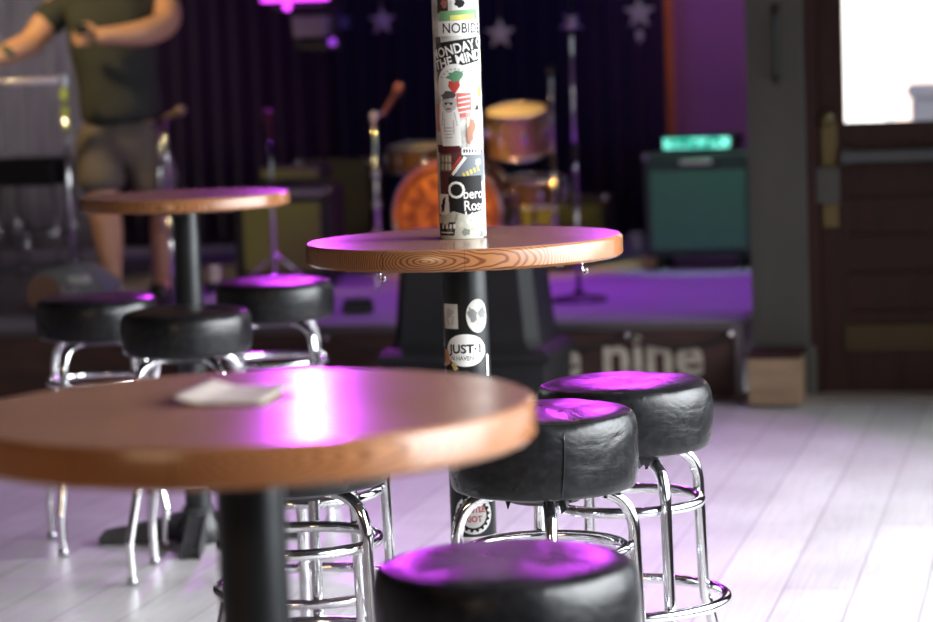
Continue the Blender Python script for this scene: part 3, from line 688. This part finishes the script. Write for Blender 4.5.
# ================================================================ AMPLIFIERS
def onstage(u, y): 
    p = at(u, 250, y); return Vector((p.x, p.y, SH))
GREENG = mat('dark_green_grille', (.045, .085, .06), .8); noisy(GREENG, (.03, .06, .045), (.06, .11, .08), 160)
OLIVEG = mat('olive_grille', (.20, .19, .05), .8); noisy(OLIVEG, (.14, .14, .035), (.25, .24, .07), 120)
def cabinet(name, label, loc, w_, h_, d_, grille, head=False, feet=.05, margin=.035, top=.06):
    t = thing(name, label, 'amplifier', loc, -PHI)
    bm = bmesh.new(); box(bm, -w_/2, w_/2, 0, d_, feet, h_, .012); link('cabinet', bm, BLACK, t)
    bxo('grille', (-w_/2+margin, w_/2-margin, -.008, .01, feet+margin, h_-top-.015), grille, t, .004)
    for sx in (-1, 1):
        for yy in (.06, d_-.06):
            latheo('caster', [(0, 0), (.022, 0), (.024, .02), (.02, feet+.004), (0, feet+.004)], RUBBER, t, 16, Matrix.Translation((sx*(w_/2-.07), yy, 0)))
        bxo('corner_cap', (sx*(w_/2-.012)-.016, sx*(w_/2-.012)+.016, -.008, .03, h_-.03, h_+.006), CHROME, t, .006)
    return t
pA = onstage(700, 13.35)
t = cabinet('bass_amplifier', 'large dark green bass amplifier cabinet near the grey post', pA, .555, .595, .40, GREENG, feet=.07, top=.075)
bxo('name_badge', (-.09, .07, -.012, 0, .535, .56), SATIN, t, .004)
hd = thing('amplifier_head', 'amplifier head with glowing teal panel on the large green cabinet', 'amplifier', pA+Vector((0, 0, .601)), -PHI)
bxo('case', (-.19, .19, .03, .33, .008, .075), BLACK, hd, .008)
TEAL = mat('teal_display', (.02, .3, .25), .4, emis=(.05, .95, .68), es=1.3)
nz = N(TEAL, 'ShaderNodeTexNoise'); nz.inputs['Scale'].default_value = 14; cr_ = N(TEAL, 'ShaderNodeValToRGB'); cr_.color_ramp.elements[0].color = (.0, .25, .18, 1); cr_.color_ramp.elements[1].color = (.25, 1, .8, 1)
cr_.color_ramp.elements[0].position = .35; cr_.color_ramp.elements[1].position = .62
tc = N(TEAL, 'ShaderNodeTexCoord'); L(TEAL, tc, 'Object', nz, 0); L(TEAL, nz, 0, cr_, 0); L(TEAL, cr_, 0, TEAL.node_tree.nodes['Principled BSDF'], 'Emission Color')
bxo('lit_panel', (-.175, .16, .022, .032, .014, .068), TEAL, hd, .004)
for i in range(5): latheo('knob', [(0, 0), (.011, 0), (.009, .014), (0, .014)], BLACK, hd, 14, Matrix.Translation((-.13+.06*i, .022, .04)) @ Matrix.Rotation(PI/2, 4, 'X'))
t = cabinet('guitar_amplifier', 'large guitar amplifier with olive grille left of the drums', onstage(283, 13.2), .50, .50, .28, OLIVEG, feet=.03, margin=.05, top=.06)
bxo('control_panel', (-.22, .22, -.010, 0, .455, .485), SATIN, t, .003)
bxo('handle', (-.09, .09, .11, .14, .505, .52), BLACK, t, .005)
hd2 = thing('amplifier_head', 'small olive amplifier head standing on the left guitar amplifier', 'amplifier', onstage(293, 13.35)+Vector((0, 0, .525)), -PHI)
bxo('case', (-.17, .17, 0, .2, .0, .075), BLACK, hd2, .008); bxo('grille', (-.15, .15, -.006, .004, .01, .065), OLIVEG, hd2, .003)
t = cabinet('guitar_amplifier', 'low combo amplifier with yellow green grille right of the drums', onstage(563, 14.3), .50, .345, .25, OLIVEG, feet=.02, margin=.03, top=.035)
bxo('handle', (-.08, .08, .10, .13, .348, .363), BLACK, t, .005)
t = cabinet('guitar_amplifier', 'dark upright speaker cabinet behind the left guitar amplifier', onstage(336, 14.5), .42, .58, .3, BLACK, feet=.03, margin=.03, top=.04)

# ================================================================ DRUMS
ORANGE = mat('orange_drum_head', (.62, .22, .04), .4); noisy(ORANGE, (.18, .05, .015), (.75, .28, .05), 9, detail=3)
SHELL = mat('amber_drum_shell', (.12, .07, .03), .22, spec=.6); noisy(SHELL, (.07, .04, .015), (.15, .08, .03), 6)
HEADW = mat('drum_head', (.72, .66, .5), .35)
def drum(name, label, loc, R, dep, tilt, head=HEADW, axis='Z', rz=0, lugs=8, shell=None):
    t = thing(name, label, 'drum', loc, rz, 'drum kit')
    M = Matrix.Rotation(tilt, 4, 'X')
    latheo('shell', [(0, -dep), (R, -dep), (R, -.004), (0, -.004)], shell or SHELL, t, 48, M)
    latheo('drum_head', [(0, 0), (R-.004, 0), (R-.002, -.004), (0, -.004)], head, t, 48, M)
    for z in (0.0, -dep):
        bm = bmesh.new(); tube(bm, [((R+.006)*math.cos(2*PI*i/48), (R+.006)*math.sin(2*PI*i/48), z) for i in range(48)], .008, 10, True)
        bmesh.ops.transform(bm, matrix=M, verts=bm.verts); link('hoop', bm, CHROME, t, True)
    for k in range(lugs):
        a = 2*PI*(k+.5)/lugs; bm = bmesh.new()
        box(bm, R, R+.02, -.012, .012, -dep*.62, -dep*.38, .005, M @ Matrix.Rotation(a, 4, 'Z'))
        tube(bm, [M @ Matrix.Rotation(a, 4, 'Z') @ Vector((R+.012, 0, z)) for z in (-.0, -dep)], .004, 6)
        link('lug', bm, CHROME, t, True)
    return t
# bass drum: axis points to the room
bd_c = at(447, 215, 13.4)
bd = drum('bass_drum', 'large bass drum with patterned orange front head', bd_c, .275, .38, PI/2, ORANGE, rz=-PHI, lugs=10)
bm = bmesh.new()
tube(bm, [(.25*math.cos(2*PI*i/48), -.006, .25*math.sin(2*PI*i/48)) for i in range(48)], .010, 8, True)
for k in range(16):
    a = 2*PI*k/16; prism(bm, [(.17, -.02), (.235, 0), (.17, .02), (.15, 0)], .004, Matrix.Translation((0, -.010, 0)) @ Matrix.Rotation(-a, 4, 'Y'))
for k in range(10):
    a = 2*PI*k/10; prism(bm, [(.06, -.018), (.125, 0), (.06, .018)], .004, Matrix.Translation((0, -.010, 0)) @ Matrix.Rotation(-a, 4, 'Y'))
link('head_pattern', bm, mat('burnt_orange_print', (.20, .05, .012), .5), bd)
for s in (-1, 1): tubeo('spur', [(s*.25, .05, -.12), (s*.36, -.02, SH-bd_c.z+.012)], .008, CHROME, bd)
tubeo('tom_mount', [(.04, .16, .25), (.04, .16, .36), (.22, .10, .42)], .011, CHROME, bd)
def tripod(t, h, r=.25, leg0=.25):
    for k in range(3):
        a = 2*PI*k/3+.5
        tubeo('leg', [(0, 0, leg0), (r*math.cos(a), r*math.sin(a), .014)], .007, CHROME, t, 8)
    tubeo('stand_pole', [(0, 0, .08), (0, 0, h)], .011, CHROME, t, 10)
p = at(517, 130, 13.62)
drum('tom_drum', 'amber rack tom with shining rim, right of the column', p+Vector((0, 0, .10)), .155, .22, math.radians(14), HEADW, rz=-PHI, shell=mat('gold_sparkle_shell', (.75, .52, .20), .28, .85))
def on_tripod(name, label, u, v, y, R, dep, tilt):
    p = at(u, v, y); t = drum(name, label, p, R, dep, tilt, rz=-PHI)
    base = SH-p.z
    hh = -dep-.02
    tubeo('stand_pole', [(0, 0, base+.1), (0, 0, hh)], .012, CHROME, t)
    for k in range(3):
        a = 2*PI*k/3+.4; tubeo('leg', [(0, 0, base+.22), (.2*math.cos(a), .2*math.sin(a), base+.012)], .008, CHROME, t, 8)
        tubeo('cradle_arm', [(0, 0, hh), (R*.9*math.cos(a), R*.9*math.sin(a), -dep+.01)], .007, CHROME, t, 8)
    return t
on_tripod('snare_drum', 'shallow snare drum on a chrome stand, left of the column', 418, 146, 14.05, .165, .12, math.radians(6))
on_tripod('floor_tom', 'floor tom right of the bass drum behind the middle table', 533, 178, 13.75, .165, .13, math.radians(5))

# ================================================================ MIC STANDS
def mic(t, p, dirv, lab=None, m=None):
    z = Vector(dirv).normalized(); q = z.to_track_quat('Z', 'Y').to_matrix().to_4x4(); M = Matrix.Translation(p) @ q
    latheo('microphone', [(0, 0), (.010, 0), (.015, .12), (.017, .125), (.024, .14), (.026, .16), (.018, .18), (0, .186)], m or SATIN, t, 20, M)
def round_base_stand(label, u0, y, top_v, u_top=None, r=.13, boom=None):
    d = F_ + R_*((u0-466.5)/FPX); b = at(u0, 250, y); base = Vector((b.x, b.y, SH)); t = thing('microphone_stand', label, 'microphone stand', base, 0)
    h = at(u0, top_v, y).z-SH
    latheo('round_base', [(0, 0), (r, 0), (r, .012), (r-.015, .022), (.03, .035), (.02, .05), (0, .05)], IRON, t, 40)
    tubeo('pole', [(0, 0, .03), (0, 0, h*.55)], .012, CHROME, t); tubeo('upper_pole', [(0, 0, h*.55), (0, 0, h)], .009, CHROME, t)
    latheo('clutch', [(0, h*.53), (.017, h*.53), (.019, h*.56), (.017, h*.59), (0, h*.59)], BLACK, t, 20)
    return t, h
t, h = round_base_stand('tall chrome microphone stand with round base at the stage front', 570, 11.95, 34)
t.location.x += .035
tubeo('clip', [(0, 0, h), (0, -.03, h+.03)], .011, BLACK, t); mic(t, Vector((0, .06, h+.0)), (0, -1, .35))
t, h = round_base_stand('thinner microphone stand behind the tall chrome one', 556, 13.6, 75); mic(t, Vector((0, .05, h)), (0, -1, .2), m=BLACK)
t, h = round_base_stand('chrome microphone stand standing beside the person at hip height', 171, 12.45, 118); 
mic(t, Vector((-.03, .02, h-.01)), (.9, -.8, .35), m=mat('champagne_mic', (.28, .20, .15), .4, .5)); tubeo('clip', [(0, 0, h-.02), (-.03, .02, h+.01)], .012, BLACK, t)
tubeo('side_pole', [(-.036, 0, .35), (-.036, 0, h-.02)], .007, CHROME, t); bxo('bracket', (-.045, .01, -.012, .012, h*.5, h*.5+.03), BLACK, t)
# boom stand at far left: horizontal bar
b0 = at(72, 250, 12.2); t = thing('microphone_stand', 'boom stand with level chrome arm at the left edge', 'microphone stand', (b0.x, b0.y, SH))
hb = at(70, 80, 12.2).z-SH
tripod(t, hb, .28)
e = at(-30, 84, 12.2)-Vector((b0.x, b0.y, SH)); tubeo('boom_arm', [(0.02, 0, hb), (e.x, 0, e.z)], .015, mat('pale_boom', (.55, .50, .62), .35, .3), t)
YG = mat('yellow_green_tape', (.45, .55, .08), .5)
for k, z in enumerate((hb-.09, hb-.16, hb-.22)): latheo('tape_band', [(0, z), (.018-.002*k, z), (.018-.002*k, z+.05-.012*k), (0, z+.05-.012*k)], YG, t, 16)
latheo('joint', [(0, hb-.03), (.022, hb-.03), (.024, hb+.02), (0, hb+.025)], SATIN, t, 16)
# stand left of the drums with boom and mic pointing up
b0 = at(378, 235, 13.0); t = thing('microphone_stand', 'short boom microphone stand left of the drums', 'microphone stand', (b0.x, b0.y, SH))
hb = at(378, 115, 13.0).z-SH; tripod(t, hb, .26, .30)
q = at(383, 112, 13.0)-Vector((b0.x, b0.y, SH)); tubeo('boom_arm', [(-.02, 0, hb-.02), (q.x, 0, q.z)], .008, CHROME, t); mic(t, Vector((q.x-.005, 0, q.z-.02)), (.5, 0, .75), m=mat('rose_mic', (.11, .045, .035), .5, .3))
for z in (hb-.005, hb*.66, hb*.48, hb*.3): latheo('clutch', [(0, z-.02), (.020, z-.02), (.022, z), (.020, z+.02), (0, z+.02)], mat('warm_chrome', (.85, .7, .5), .2, 1) if z == hb-.005 else SATIN, t, 20)
# thin stand in front of the left amp
b0 = at(274, 250, 12.9); t = thing('microphone_stand', 'dark slim microphone stand in front of the left guitar amplifier', 'microphone stand', (b0.x, b0.y, SH))
hb = at(273, 140, 12.9).z-SH; tripod(t, hb, .22, .2); mic(t, Vector((0, .03, hb)), (0, -.6, .8), m=mat('red_mic', (.10, .015, .02), .5))

# ================================================================ HANGING STARS, LAMP
STARM = mat('silver_star', (.85, .78, .90), .4, .1)
def star(u, v, y, rpx, label, col=None, rot=0):
    c = at(u, v, y); R = rpx*y/FPX; t = thing('star_ornament', label, 'star', c, -PHI, 'hanging star ornaments')
    pts = []
    for k in range(10):
        r = R if k % 2 == 0 else R*.42; a = PI/2+k*PI/5+rot; pts.append((r*math.cos(a), r*math.sin(a)))
    bm = bmesh.new(); f = [bm.verts.new((x, 0, z)) for x, z in pts]; c1 = bm.verts.new((0, -.022, 0)); c2 = bm.verts.new((0, .022, 0))
    for k in range(10): bm.faces.new((f[k], f[(k+1) % 10], c1)); bm.faces.new((f[(k+1) % 10], f[k], c2))
    link('star_body', bm, col or STARM, t)
    tubeo('string', [(0, 0, R*.9), (0, 0, 3.1-c.z)], .002, SATIN, t, 6)
    return t
star(382, 21, 14.2, 15, 'violet star hanging left of the column', mat('violet_star', (.45, .30, .75), .4))
star(500, 34, 14.3, 16, 'pinkish star hanging just right of the column')
star(571, 24, 13.9, 13, 'small violet star hanging above the tall microphone stand', mat('violet_star_b', (.40, .28, .75), .4), .6)
t = star(639, 13, 14.2, 17, 'lavender star with a small drop, farthest right of the hanging stars')
latheo('drop', [(0, -.16), (.012, -.15), (.022, -.12), (.012, -.09), (0, -.085)], STARM, t, 16)
star(343, 22, 14.4, 11, 'dim blue star hanging beside the stage lamp', mat('blue_star', (.12, .10, .45), .5), .3)
# hanging stage lamp
lc = at(308, 12, 13.4)
t = thing('stage_lamp', 'black hanging stage lamp with bright magenta top, upper left', 'stage lamp', lc, -PHI)
bm = bmesh.new(); box(bm, -.17, .12, -.1, .16, .0, .12, .02); link('housing', bm, BLACK, t)
bm = bmesh.new(); prism(bm, [(-.07, -.02), (.12, -.02), (.10, -.125), (-.06, -.125)], .14, Matrix.Translation((0, -.07, 0))); link('lamp_barrel', bm, mat('grey_barrel', (.16, .14, .18), .5), t)
MAGE = mat('magenta_lens', (.5, .05, .5), .3, emis=(.75, .06, 1.0), es=2.6)
bm = bmesh.new(); prism(bm, [(-.20, .055), (.14, .055), (.13, .14), (-.16, .14)], .05, Matrix.Translation((0, -.15, 0))); link('lens', bm, MAGE, t)
for px_, z_ in ((-.075, .030),): latheo('indicator_lamp', [(0, 0), (.022, 0), (.018, .012), (0, .014)], MAGE, t, 20, Matrix.Translation((px_, -.11, z_)) @ Matrix.Rotation(PI/2, 4, 'X'))
latheo('side_lamp', [(0, 0), (.02, 0), (.02, .012), (0, .014)], mat('dim_violet_lens', (.3, .1, .6), .3, emis=(.35, .05, .7), es=.8), t, 20, Matrix.Translation((.145, -.08, -.155)) @ Matrix.Rotation(PI/2, 4, 'X'))
tubeo('yoke', [(-.2, .03, .06), (-.2, .03, .30), (.16, .03, .30), (.16, .03, .06)], .012, BLACK, t); tubeo('hanging_pipe', [(-.02, .03, .30), (-.02, .03, 3.1-lc.z)], .017, BLACK, t)
bxo('lower_bracket', (-.09, .15, .0, .05, -.19, -.145), BLACK, t); tubeo('bracket_arm', [(.13, .03, -.16), (.13, .03, .02)], .010, BLACK, t)

# small things on the stage
def small(name, u, y, label, cat, fn):
    p = at(u, 250, y); t = thing(name, label, cat, (p.x, p.y, SH)); fn(t); return t
WGLINT = mat('white_glint', (.85, .85, .85), .4)  # white of the solid shape that stands in for a glint
small('bright_spot', 636, 14.9, 'white stand-in for a blurred glint on the stage floor left of the green amplifier', 'bright spot', lambda t: (latheo('stand_in_body', [(0, 0), (.028, 0), (.038, .085), (.034, .085), (.026, .006), (0, .006)], WGLINT, t, 24), tubeo('rim', [(.037*math.cos(i*PI/12), .037*math.sin(i*PI/12), .086) for i in range(24)], .003, WGLINT, t, 6, True)))  # blurred glint put in as a small white solid
small('bright_spot', 213, 13.1, 'pale stand-in for a small bright spot on the stage floor behind the small far table pole', 'bright spot', lambda t: (latheo('stand_in_body', [(0, .05), (.028, .05), (.034, .13), (.030, .13), (.024, .056), (0, .056)], mat('cream_spot', (.75, .72, .5), .4), t, 24), latheo('stand_in_foot', [(0, 0), (.05, 0), (.03, .05), (0, .05)], RUBBER, t, 20)))  # small bright disc put in as a pale solid on a dark foot
def pedal(t):
    bxo('pedal_case', (-.07, .07, -.05, .05, .006, .05), BLACK, t, .008); bxo('treadle', (-.06, .06, -.055, .03, .055, .068), RUBBER, t, .004); latheo('foot_switch', [(0, .068), (.012, .068), (.012, .08), (0, .08)], CHROME, t, 14)
small('effects_pedal', 356, 11.75, 'black effects pedal near the stage edge left of the pedestal', 'pedal', pedal)

# floor monitor at left, stool on stage
p = at(62, 250, 12.1); t = thing('floor_monitor', 'grey wedge-shaped floor monitor on the stage edge, left', 'monitor speaker', (p.x, p.y, SH), math.radians(-8))
GREYM = mat('grey_monitor_shell', (.16, .17, .18), .5); noisy(GREYM, (.12, .13, .14), (.20, .21, .22), 6)
bm = bmesh.new(); prism(bm, [(-.16, .02), (.14, .02), (.19, .12), (.05, .235), (-.14, .20), (-.19, .10)], .34); bmesh.ops.bevel(bm, geom=bm.edges[:], offset=.012, segments=2, affect='EDGES'); link('shell', bm, GREYM, t)
bxo('handle', (.02, .12, -.010, .03, .15, .185), mat('pale_plate', (.5, .48, .45), .5), t, .006)
latheo('speaker_cone', [(0, -.015), (.03, -.02), (.075, .0), (.085, .012), (0, .012)], mat('brown_cone', (.16, .08, .05), .6), t, 32, Matrix.Translation((-.09, -.004, .11)) @ Matrix.Rotation(PI/2, 4, 'X'))
latheo('jack_plate', [(0, 0), (.025, 0), (.025, .006), (0, .006)], SATIN, t, 20, Matrix.Translation((.05, -.004, .10)) @ Matrix.Rotation(PI/2, 4, 'X'))
bxo('foot', (-.05, -.01, -.008, .33, .0, .022), RUBBER, t); bxo('foot', (.09, .13, -.008, .33, .0, .022), RUBBER, t)
bxo('light_strip', (-.012, .018, -.012, .0, .03, .14), mat('light_grey_strip', (.45, .47, .48), .5), t, .003)
p = at(38, 250, 14.2); t = thing('drum_stool', 'square black stool with thin chrome legs on the stage, far left', 'stool', (p.x, p.y, SH), -PHI)
zt = at(38, 157, 14.2).z-SH; w2 = .175
bxo('seat', (-w2, w2, -.15, .15, zt-.15, zt), BLACK, t, .02)
for sx in (-1, 1):
    for sy in (-1, 1): tubeo('leg', [(sx*(w2-.02), sy*.13, zt-.15), (sx*(w2+.0), sy*.15, .0)], .009, CHROME, t)
for z in (.26, .06): tubeo('foot_rail', [(-w2, -.148, z), (w2, -.148, z), (w2, .148, z), (-w2, .148, z)], .007, CHROME, t, 8, True)
tubeo('centre_rod', [(0, -.15, .05), (0, -.15, .33)], .009, CHROME, t)

# ================================================================ PERSON
SKIN = mat('skin', (.58, .31, .20), .5); noisy(SKIN, (.54, .28, .18), (.62, .34, .22), 6)
SHIRT = mat('dark_tee', (.028, .030, .026), .85); noisy(SHIRT, (.024, .026, .022), (.036, .038, .032), 10)
SHORTS = mat('taupe_shorts', (.13, .105, .09), .85); noisy(SHORTS, (.11, .09, .075), (.15, .12, .10), 10)
def skin(name, chains, m, parent, sub=2, label=None):
    """chains: list of lists of (co, radius); a chain may start with an index into earlier verts ('@k')"""
    me = bpy.data.meshes.new(name); vs = []; rs = []; es = []; roots = []
    for ch in chains:
        prev = None
        for k, q in enumerate(ch):
            if isinstance(q, int): prev = q; continue
            vs.append(Vector(q[0])); rs.append(q[1]); i = len(vs)-1
            if prev is not None: es.append((prev, i))
            else: roots.append(i)
            prev = i
    me.from_pydata(vs, es, []); me.materials.append(m); o = bpy.data.objects.new(name, me); C.objects.link(o); o.parent = parent
    md = o.modifiers.new('skin', 'SKIN'); md.use_smooth_shade = True
    sv = me.skin_vertices[0].data
    for i, r in enumerate(rs):
        sv[i].radius = (r if isinstance(r, tuple) else (r, r)); sv[i].use_root = i in roots
    s = o.modifiers.new('sub', 'SUBSURF'); s.levels = s.render_levels = sub
    # bake to a plain mesh
    dg = bpy.context.evaluated_depsgraph_get(); dg.update()
    nm = bpy.data.meshes.new_from_object(o.evaluated_get(dg)); o.modifiers.clear(); o.data = nm; nm.name = name
    if not nm.materials: nm.materials.append(m)
    for p_ in nm.polygons: p_.use_smooth = True
    if label: o['label'] = label
    return o
YP = 12.55
pb = at(128, 250, YP); per = thing('person', 'person on stage in dark t-shirt and taupe shorts, forearms tattooed', 'person', (pb.x, pb.y, SH))
O_ = Vector((pb.x, pb.y, SH))
def P(u, v, dy=0): return at(u, v, YP+dy)-O_
pelv = P(119, 132); chest = P(112, 40); neck = P(110, -14)
lsh = P(62, -2); rsh = P(156, -4)
lel = P(33, 42, -.10); lwr = P(-16, 62, -.30)
rel = P(168, 24, -.12); rwr = P(106, 36, -.34); rhd = P(92, 37, -.36)
lhip = P(96, 140); rhip = P(146, 140); lkn = P(103, 205, -.05); rkn = P(167, 208, .12)
lan = P(112, 290, .05); ran = P(160, 286, .30); lan.z = .09; ran.z = .09
hd_ = P(110, -45)
body = [
 [(pelv, (.12, .09)), (P(115, 90), (.17, .13)), (chest, (.185, .125)), (P(110, 5), (.17, .10)), (neck, .062), (P(110, -28, -.02), .060)],
 [0, (lhip, .095), (P(101, 172, -.03), .085), (lkn, .075), (P(107, 225, .0), .084), (P(111, 262, .03), .058), (lan, .046), (lan+Vector((-.02, -.06, -.04)), .038), (lan+Vector((-.05, -.17, -.055)), .030)],
 [0, (rhip, .095), (P(152, 172, .05), .085), (rkn, .075), (P(165, 228, .17), .084), (P(163, 262, .22), .058), (ran, .046), (ran+Vector((.03, -.06, -.04)), .038), (ran+Vector((.07, -.16, -.055)), .030)],
 [3, (lsh, .070), (P(46, 22, -.05), .075), (lel, .066), (P(12, 52, -.2), .062), (lwr, .038), (P(-27, 66, -.36), .036)],
 [3, (rsh, .070), (P(168, 6, -.04), .078), (rel, .072), (P(142, 34, -.26), .066), (rwr, .042), (rhd, .044)],
]
# fingers
def hand(palm, fdir, side, up, curl=.35):
    fdir = fdir.normalized(); side = side.normalized(); up = up.normalized(); ch = []
    for k, ln in enumerate((.066, .074, .070, .056)):
        b_ = palm+side*(.027-.018*k); 
        p1 = b_+fdir*.035; p2 = p1+(fdir*.85-up*curl).normalized()*ln*.5; p3 = p2+(fdir*.5-up*(curl+.5)).normalized()*ln*.5
        ch.append([(b_, .012), (p1, .0095), (p2, .0085), (p3, .0072)])
    t0 = palm+side*.024-fdir*.02; ch.append([(t0, .014), (t0+side*.03+fdir*.02-up*.008, .011), (t0+side*.04+fdir*.055-up*.02, .009)])
    return ch
body += hand(rhd, (rhd-rwr), Vector((0, -.1, 1)), Vector((.2, -1, 0)))
lh = P(-27, 66, -.36); body += hand(lh, lh-lwr, Vector((0, -.6, .8)), Vector((0, .8, .6)))
bd_ = skin('body', body, SKIN, per)
# head on the neck, above the frame
bm = bmesh.new(); bmesh.ops.create_uvsphere(bm, u_segments=28, v_segments=20, radius=1)
for v in bm.verts:
    x, y, z = v.co; z2 = z; 
    jaw = 1-.28*max(0, -z)**1.3
    v.co = (x*.077*jaw, y*.098*(jaw*.5+.5), z*.118)
    if y < -.7 and abs(x) < .16 and -.35 < z < .15: v.co.y -= .022*(1-abs(x)/.16)*(1-abs(z+.12)/.4)
    if y < -.5 and .05 < z < .3 and .2 < abs(x) < .6: v.co.y += .008
M = Matrix.Translation(hd_+Vector((0, -.01, .03))); bmesh.ops.transform(bm, matrix=M, verts=bm.verts); link('head', bm, SKIN, per, True)
hc = hd_+Vector((0, -.01, .03))
bm = bmesh.new(); bmesh.ops.create_uvsphere(bm, u_segments=24, v_segments=16, radius=1)
bmesh.ops.delete(bm, geom=[v for v in bm.verts if v.co.z < .15+(-v.co.y)*.55], context='VERTS')
for v in bm.verts: v.co = Vector((v.co.x*.084, v.co.y*.106, v.co.z*.126))+hc
link('hair', bm, mat('brown_hair', (.06, .035, .02), .7), per, True)
for s in (-1, 1):
    bm = bmesh.new(); bmesh.ops.create_uvsphere(bm, u_segments=12, v_segments=10, radius=1, matrix=Matrix.Translation(hc+Vector((s*.078, .01, -.005))) @ Matrix.Diagonal((.012, .02, .032, 1))); link('ear', bm, SKIN, per, True)
    bm = bmesh.new(); bmesh.ops.create_uvsphere(bm, u_segments=12, v_segments=10, radius=.012, matrix=Matrix.Translation(hc+Vector((s*.03, -.082, .008)))); link('eye', bm, mat('eye_white', (.7, .7, .7), .3), per, True)
bm = bmesh.new(); box(bm, -.026, .026, -.012, .004, -.005, .005, .004, Matrix.Translation(hc+Vector((0, -.084, -.058)))); link('mouth', bm, mat('lips', (.40, .14, .12), .5), per)
# clothes
shirt = [
 [(P(122, 127), (.24, .20)), (P(121, 112), (.25, .21)), (P(119, 95), (.25, .21)), (P(116, 65), (.245, .20)), (P(112, 35), (.23, .17)), (P(110, 5), (.18, .12)), (P(110, -10), (.09, .08))],
 [4, (P(66, 4), .10), (P(51, 18, -.04), .088), (P(41, 28, -.07), .082)],
 [4, (P(152, 0), .10), (P(165, 4, .0), .09)],
]
skin('t_shirt', shirt, SHIRT, per)
skin('shorts', [[(P(119, 110), (.20, .17)), (P(120, 130), (.215, .18))],
 [1, (P(99, 150, -.01), (.13, .13)), (P(101, 175, -.03), (.13, .13)), (P(102, 196, -.045), (.128, .12))],
 [1, (P(142, 150, .01), (.13, .13)), (P(152, 175, .05), (.13, .13)), (P(160, 196, .09), (.128, .12))]], SHORTS, per)
for an in (lan, ran):
    latheo('sock', [(0, -.06), (.046, -.06), (.046, -.01), (.042, .035), (.044, .05), (.040, .052), (0, .052)], mat('white_sock', (.8, .8, .8), .8), per, 24, Matrix.Translation(an+Vector((0, 0, .02))))
    s = -1 if an is lan else 1
    skin('shoe', [[(an+Vector((0, .04, -.045)), (.048, .045)), (an+Vector((-.01*1, -.05, -.045)), (.052, .045)), (an+Vector((s*.035, -.15, -.055)), (.052, .036)), (an+Vector((s*.055, -.21, -.06)), (.040, .03))]], BLACK, per)
# tattoos: ink patches lying on the forearms
INK = mat('tattoo_ink', (.045, .075, .055), .6)
def tattoo(u, v, dy, seed, wpx, hpx, rad, tilt=0, du=0):
    r = random.Random(seed); c = P(u, v, dy)
    bm = bmesh.new(); n = 26; ce = bm.verts.new((0, 0, 0)); ring = []
    k = YP/FPX
    for i in range(n):
        a = 2*PI*i/n; q = r.uniform(.6, 1.1); ring.append(bm.verts.new((wpx/2*k*q*math.cos(a), 0, hpx/2*k*q*math.sin(a))))
    for i in range(n): bm.faces.new((ce, ring[i], ring[(i+1) % n]))
    bmesh.ops.subdivide_edges(bm, edges=bm.edges[:], cuts=2, use_grid_fill=True)
    bmesh.ops.rotate(bm, matrix=Matrix.Rotation(tilt, 3, 'Y'), verts=bm.verts)
    for q in bm.verts: q.co = q.co+c-Vector((0, rad, 0))
    o = link('tattoo', bm, INK, per)
    md = o.modifiers.new('sw', 'SHRINKWRAP'); md.target = bd_; md.wrap_method = 'NEAREST_SURFACEPOINT'; md.wrap_mode = 'ABOVE_SURFACE'; md.offset = .0015
    dg = bpy.context.evaluated_depsgraph_get(); dg.update(); nm = bpy.data.meshes.new_from_object(o.evaluated_get(dg)); o.modifiers.clear(); o.data = nm
tattoo(134, 30, -.12, 3, 17, 10, .05); tattoo(8, 52, -.2, 4, 22, 9, .05, .3)
# small dark gadget in the hand
ph_ = thing('phone', 'small dark gadget held in the hand of the person', 'gadget', O_+rhd+Vector((-.04, -.05, .03)))
bxo('case', (-.03, .03, -.006, .006, -.02, .03), BLACK, ph_, .004); bxo('screen', (-.026, .026, -.008, -.005, -.015, .026), mat('dark_screen', (.01, .01, .012), .15), ph_)
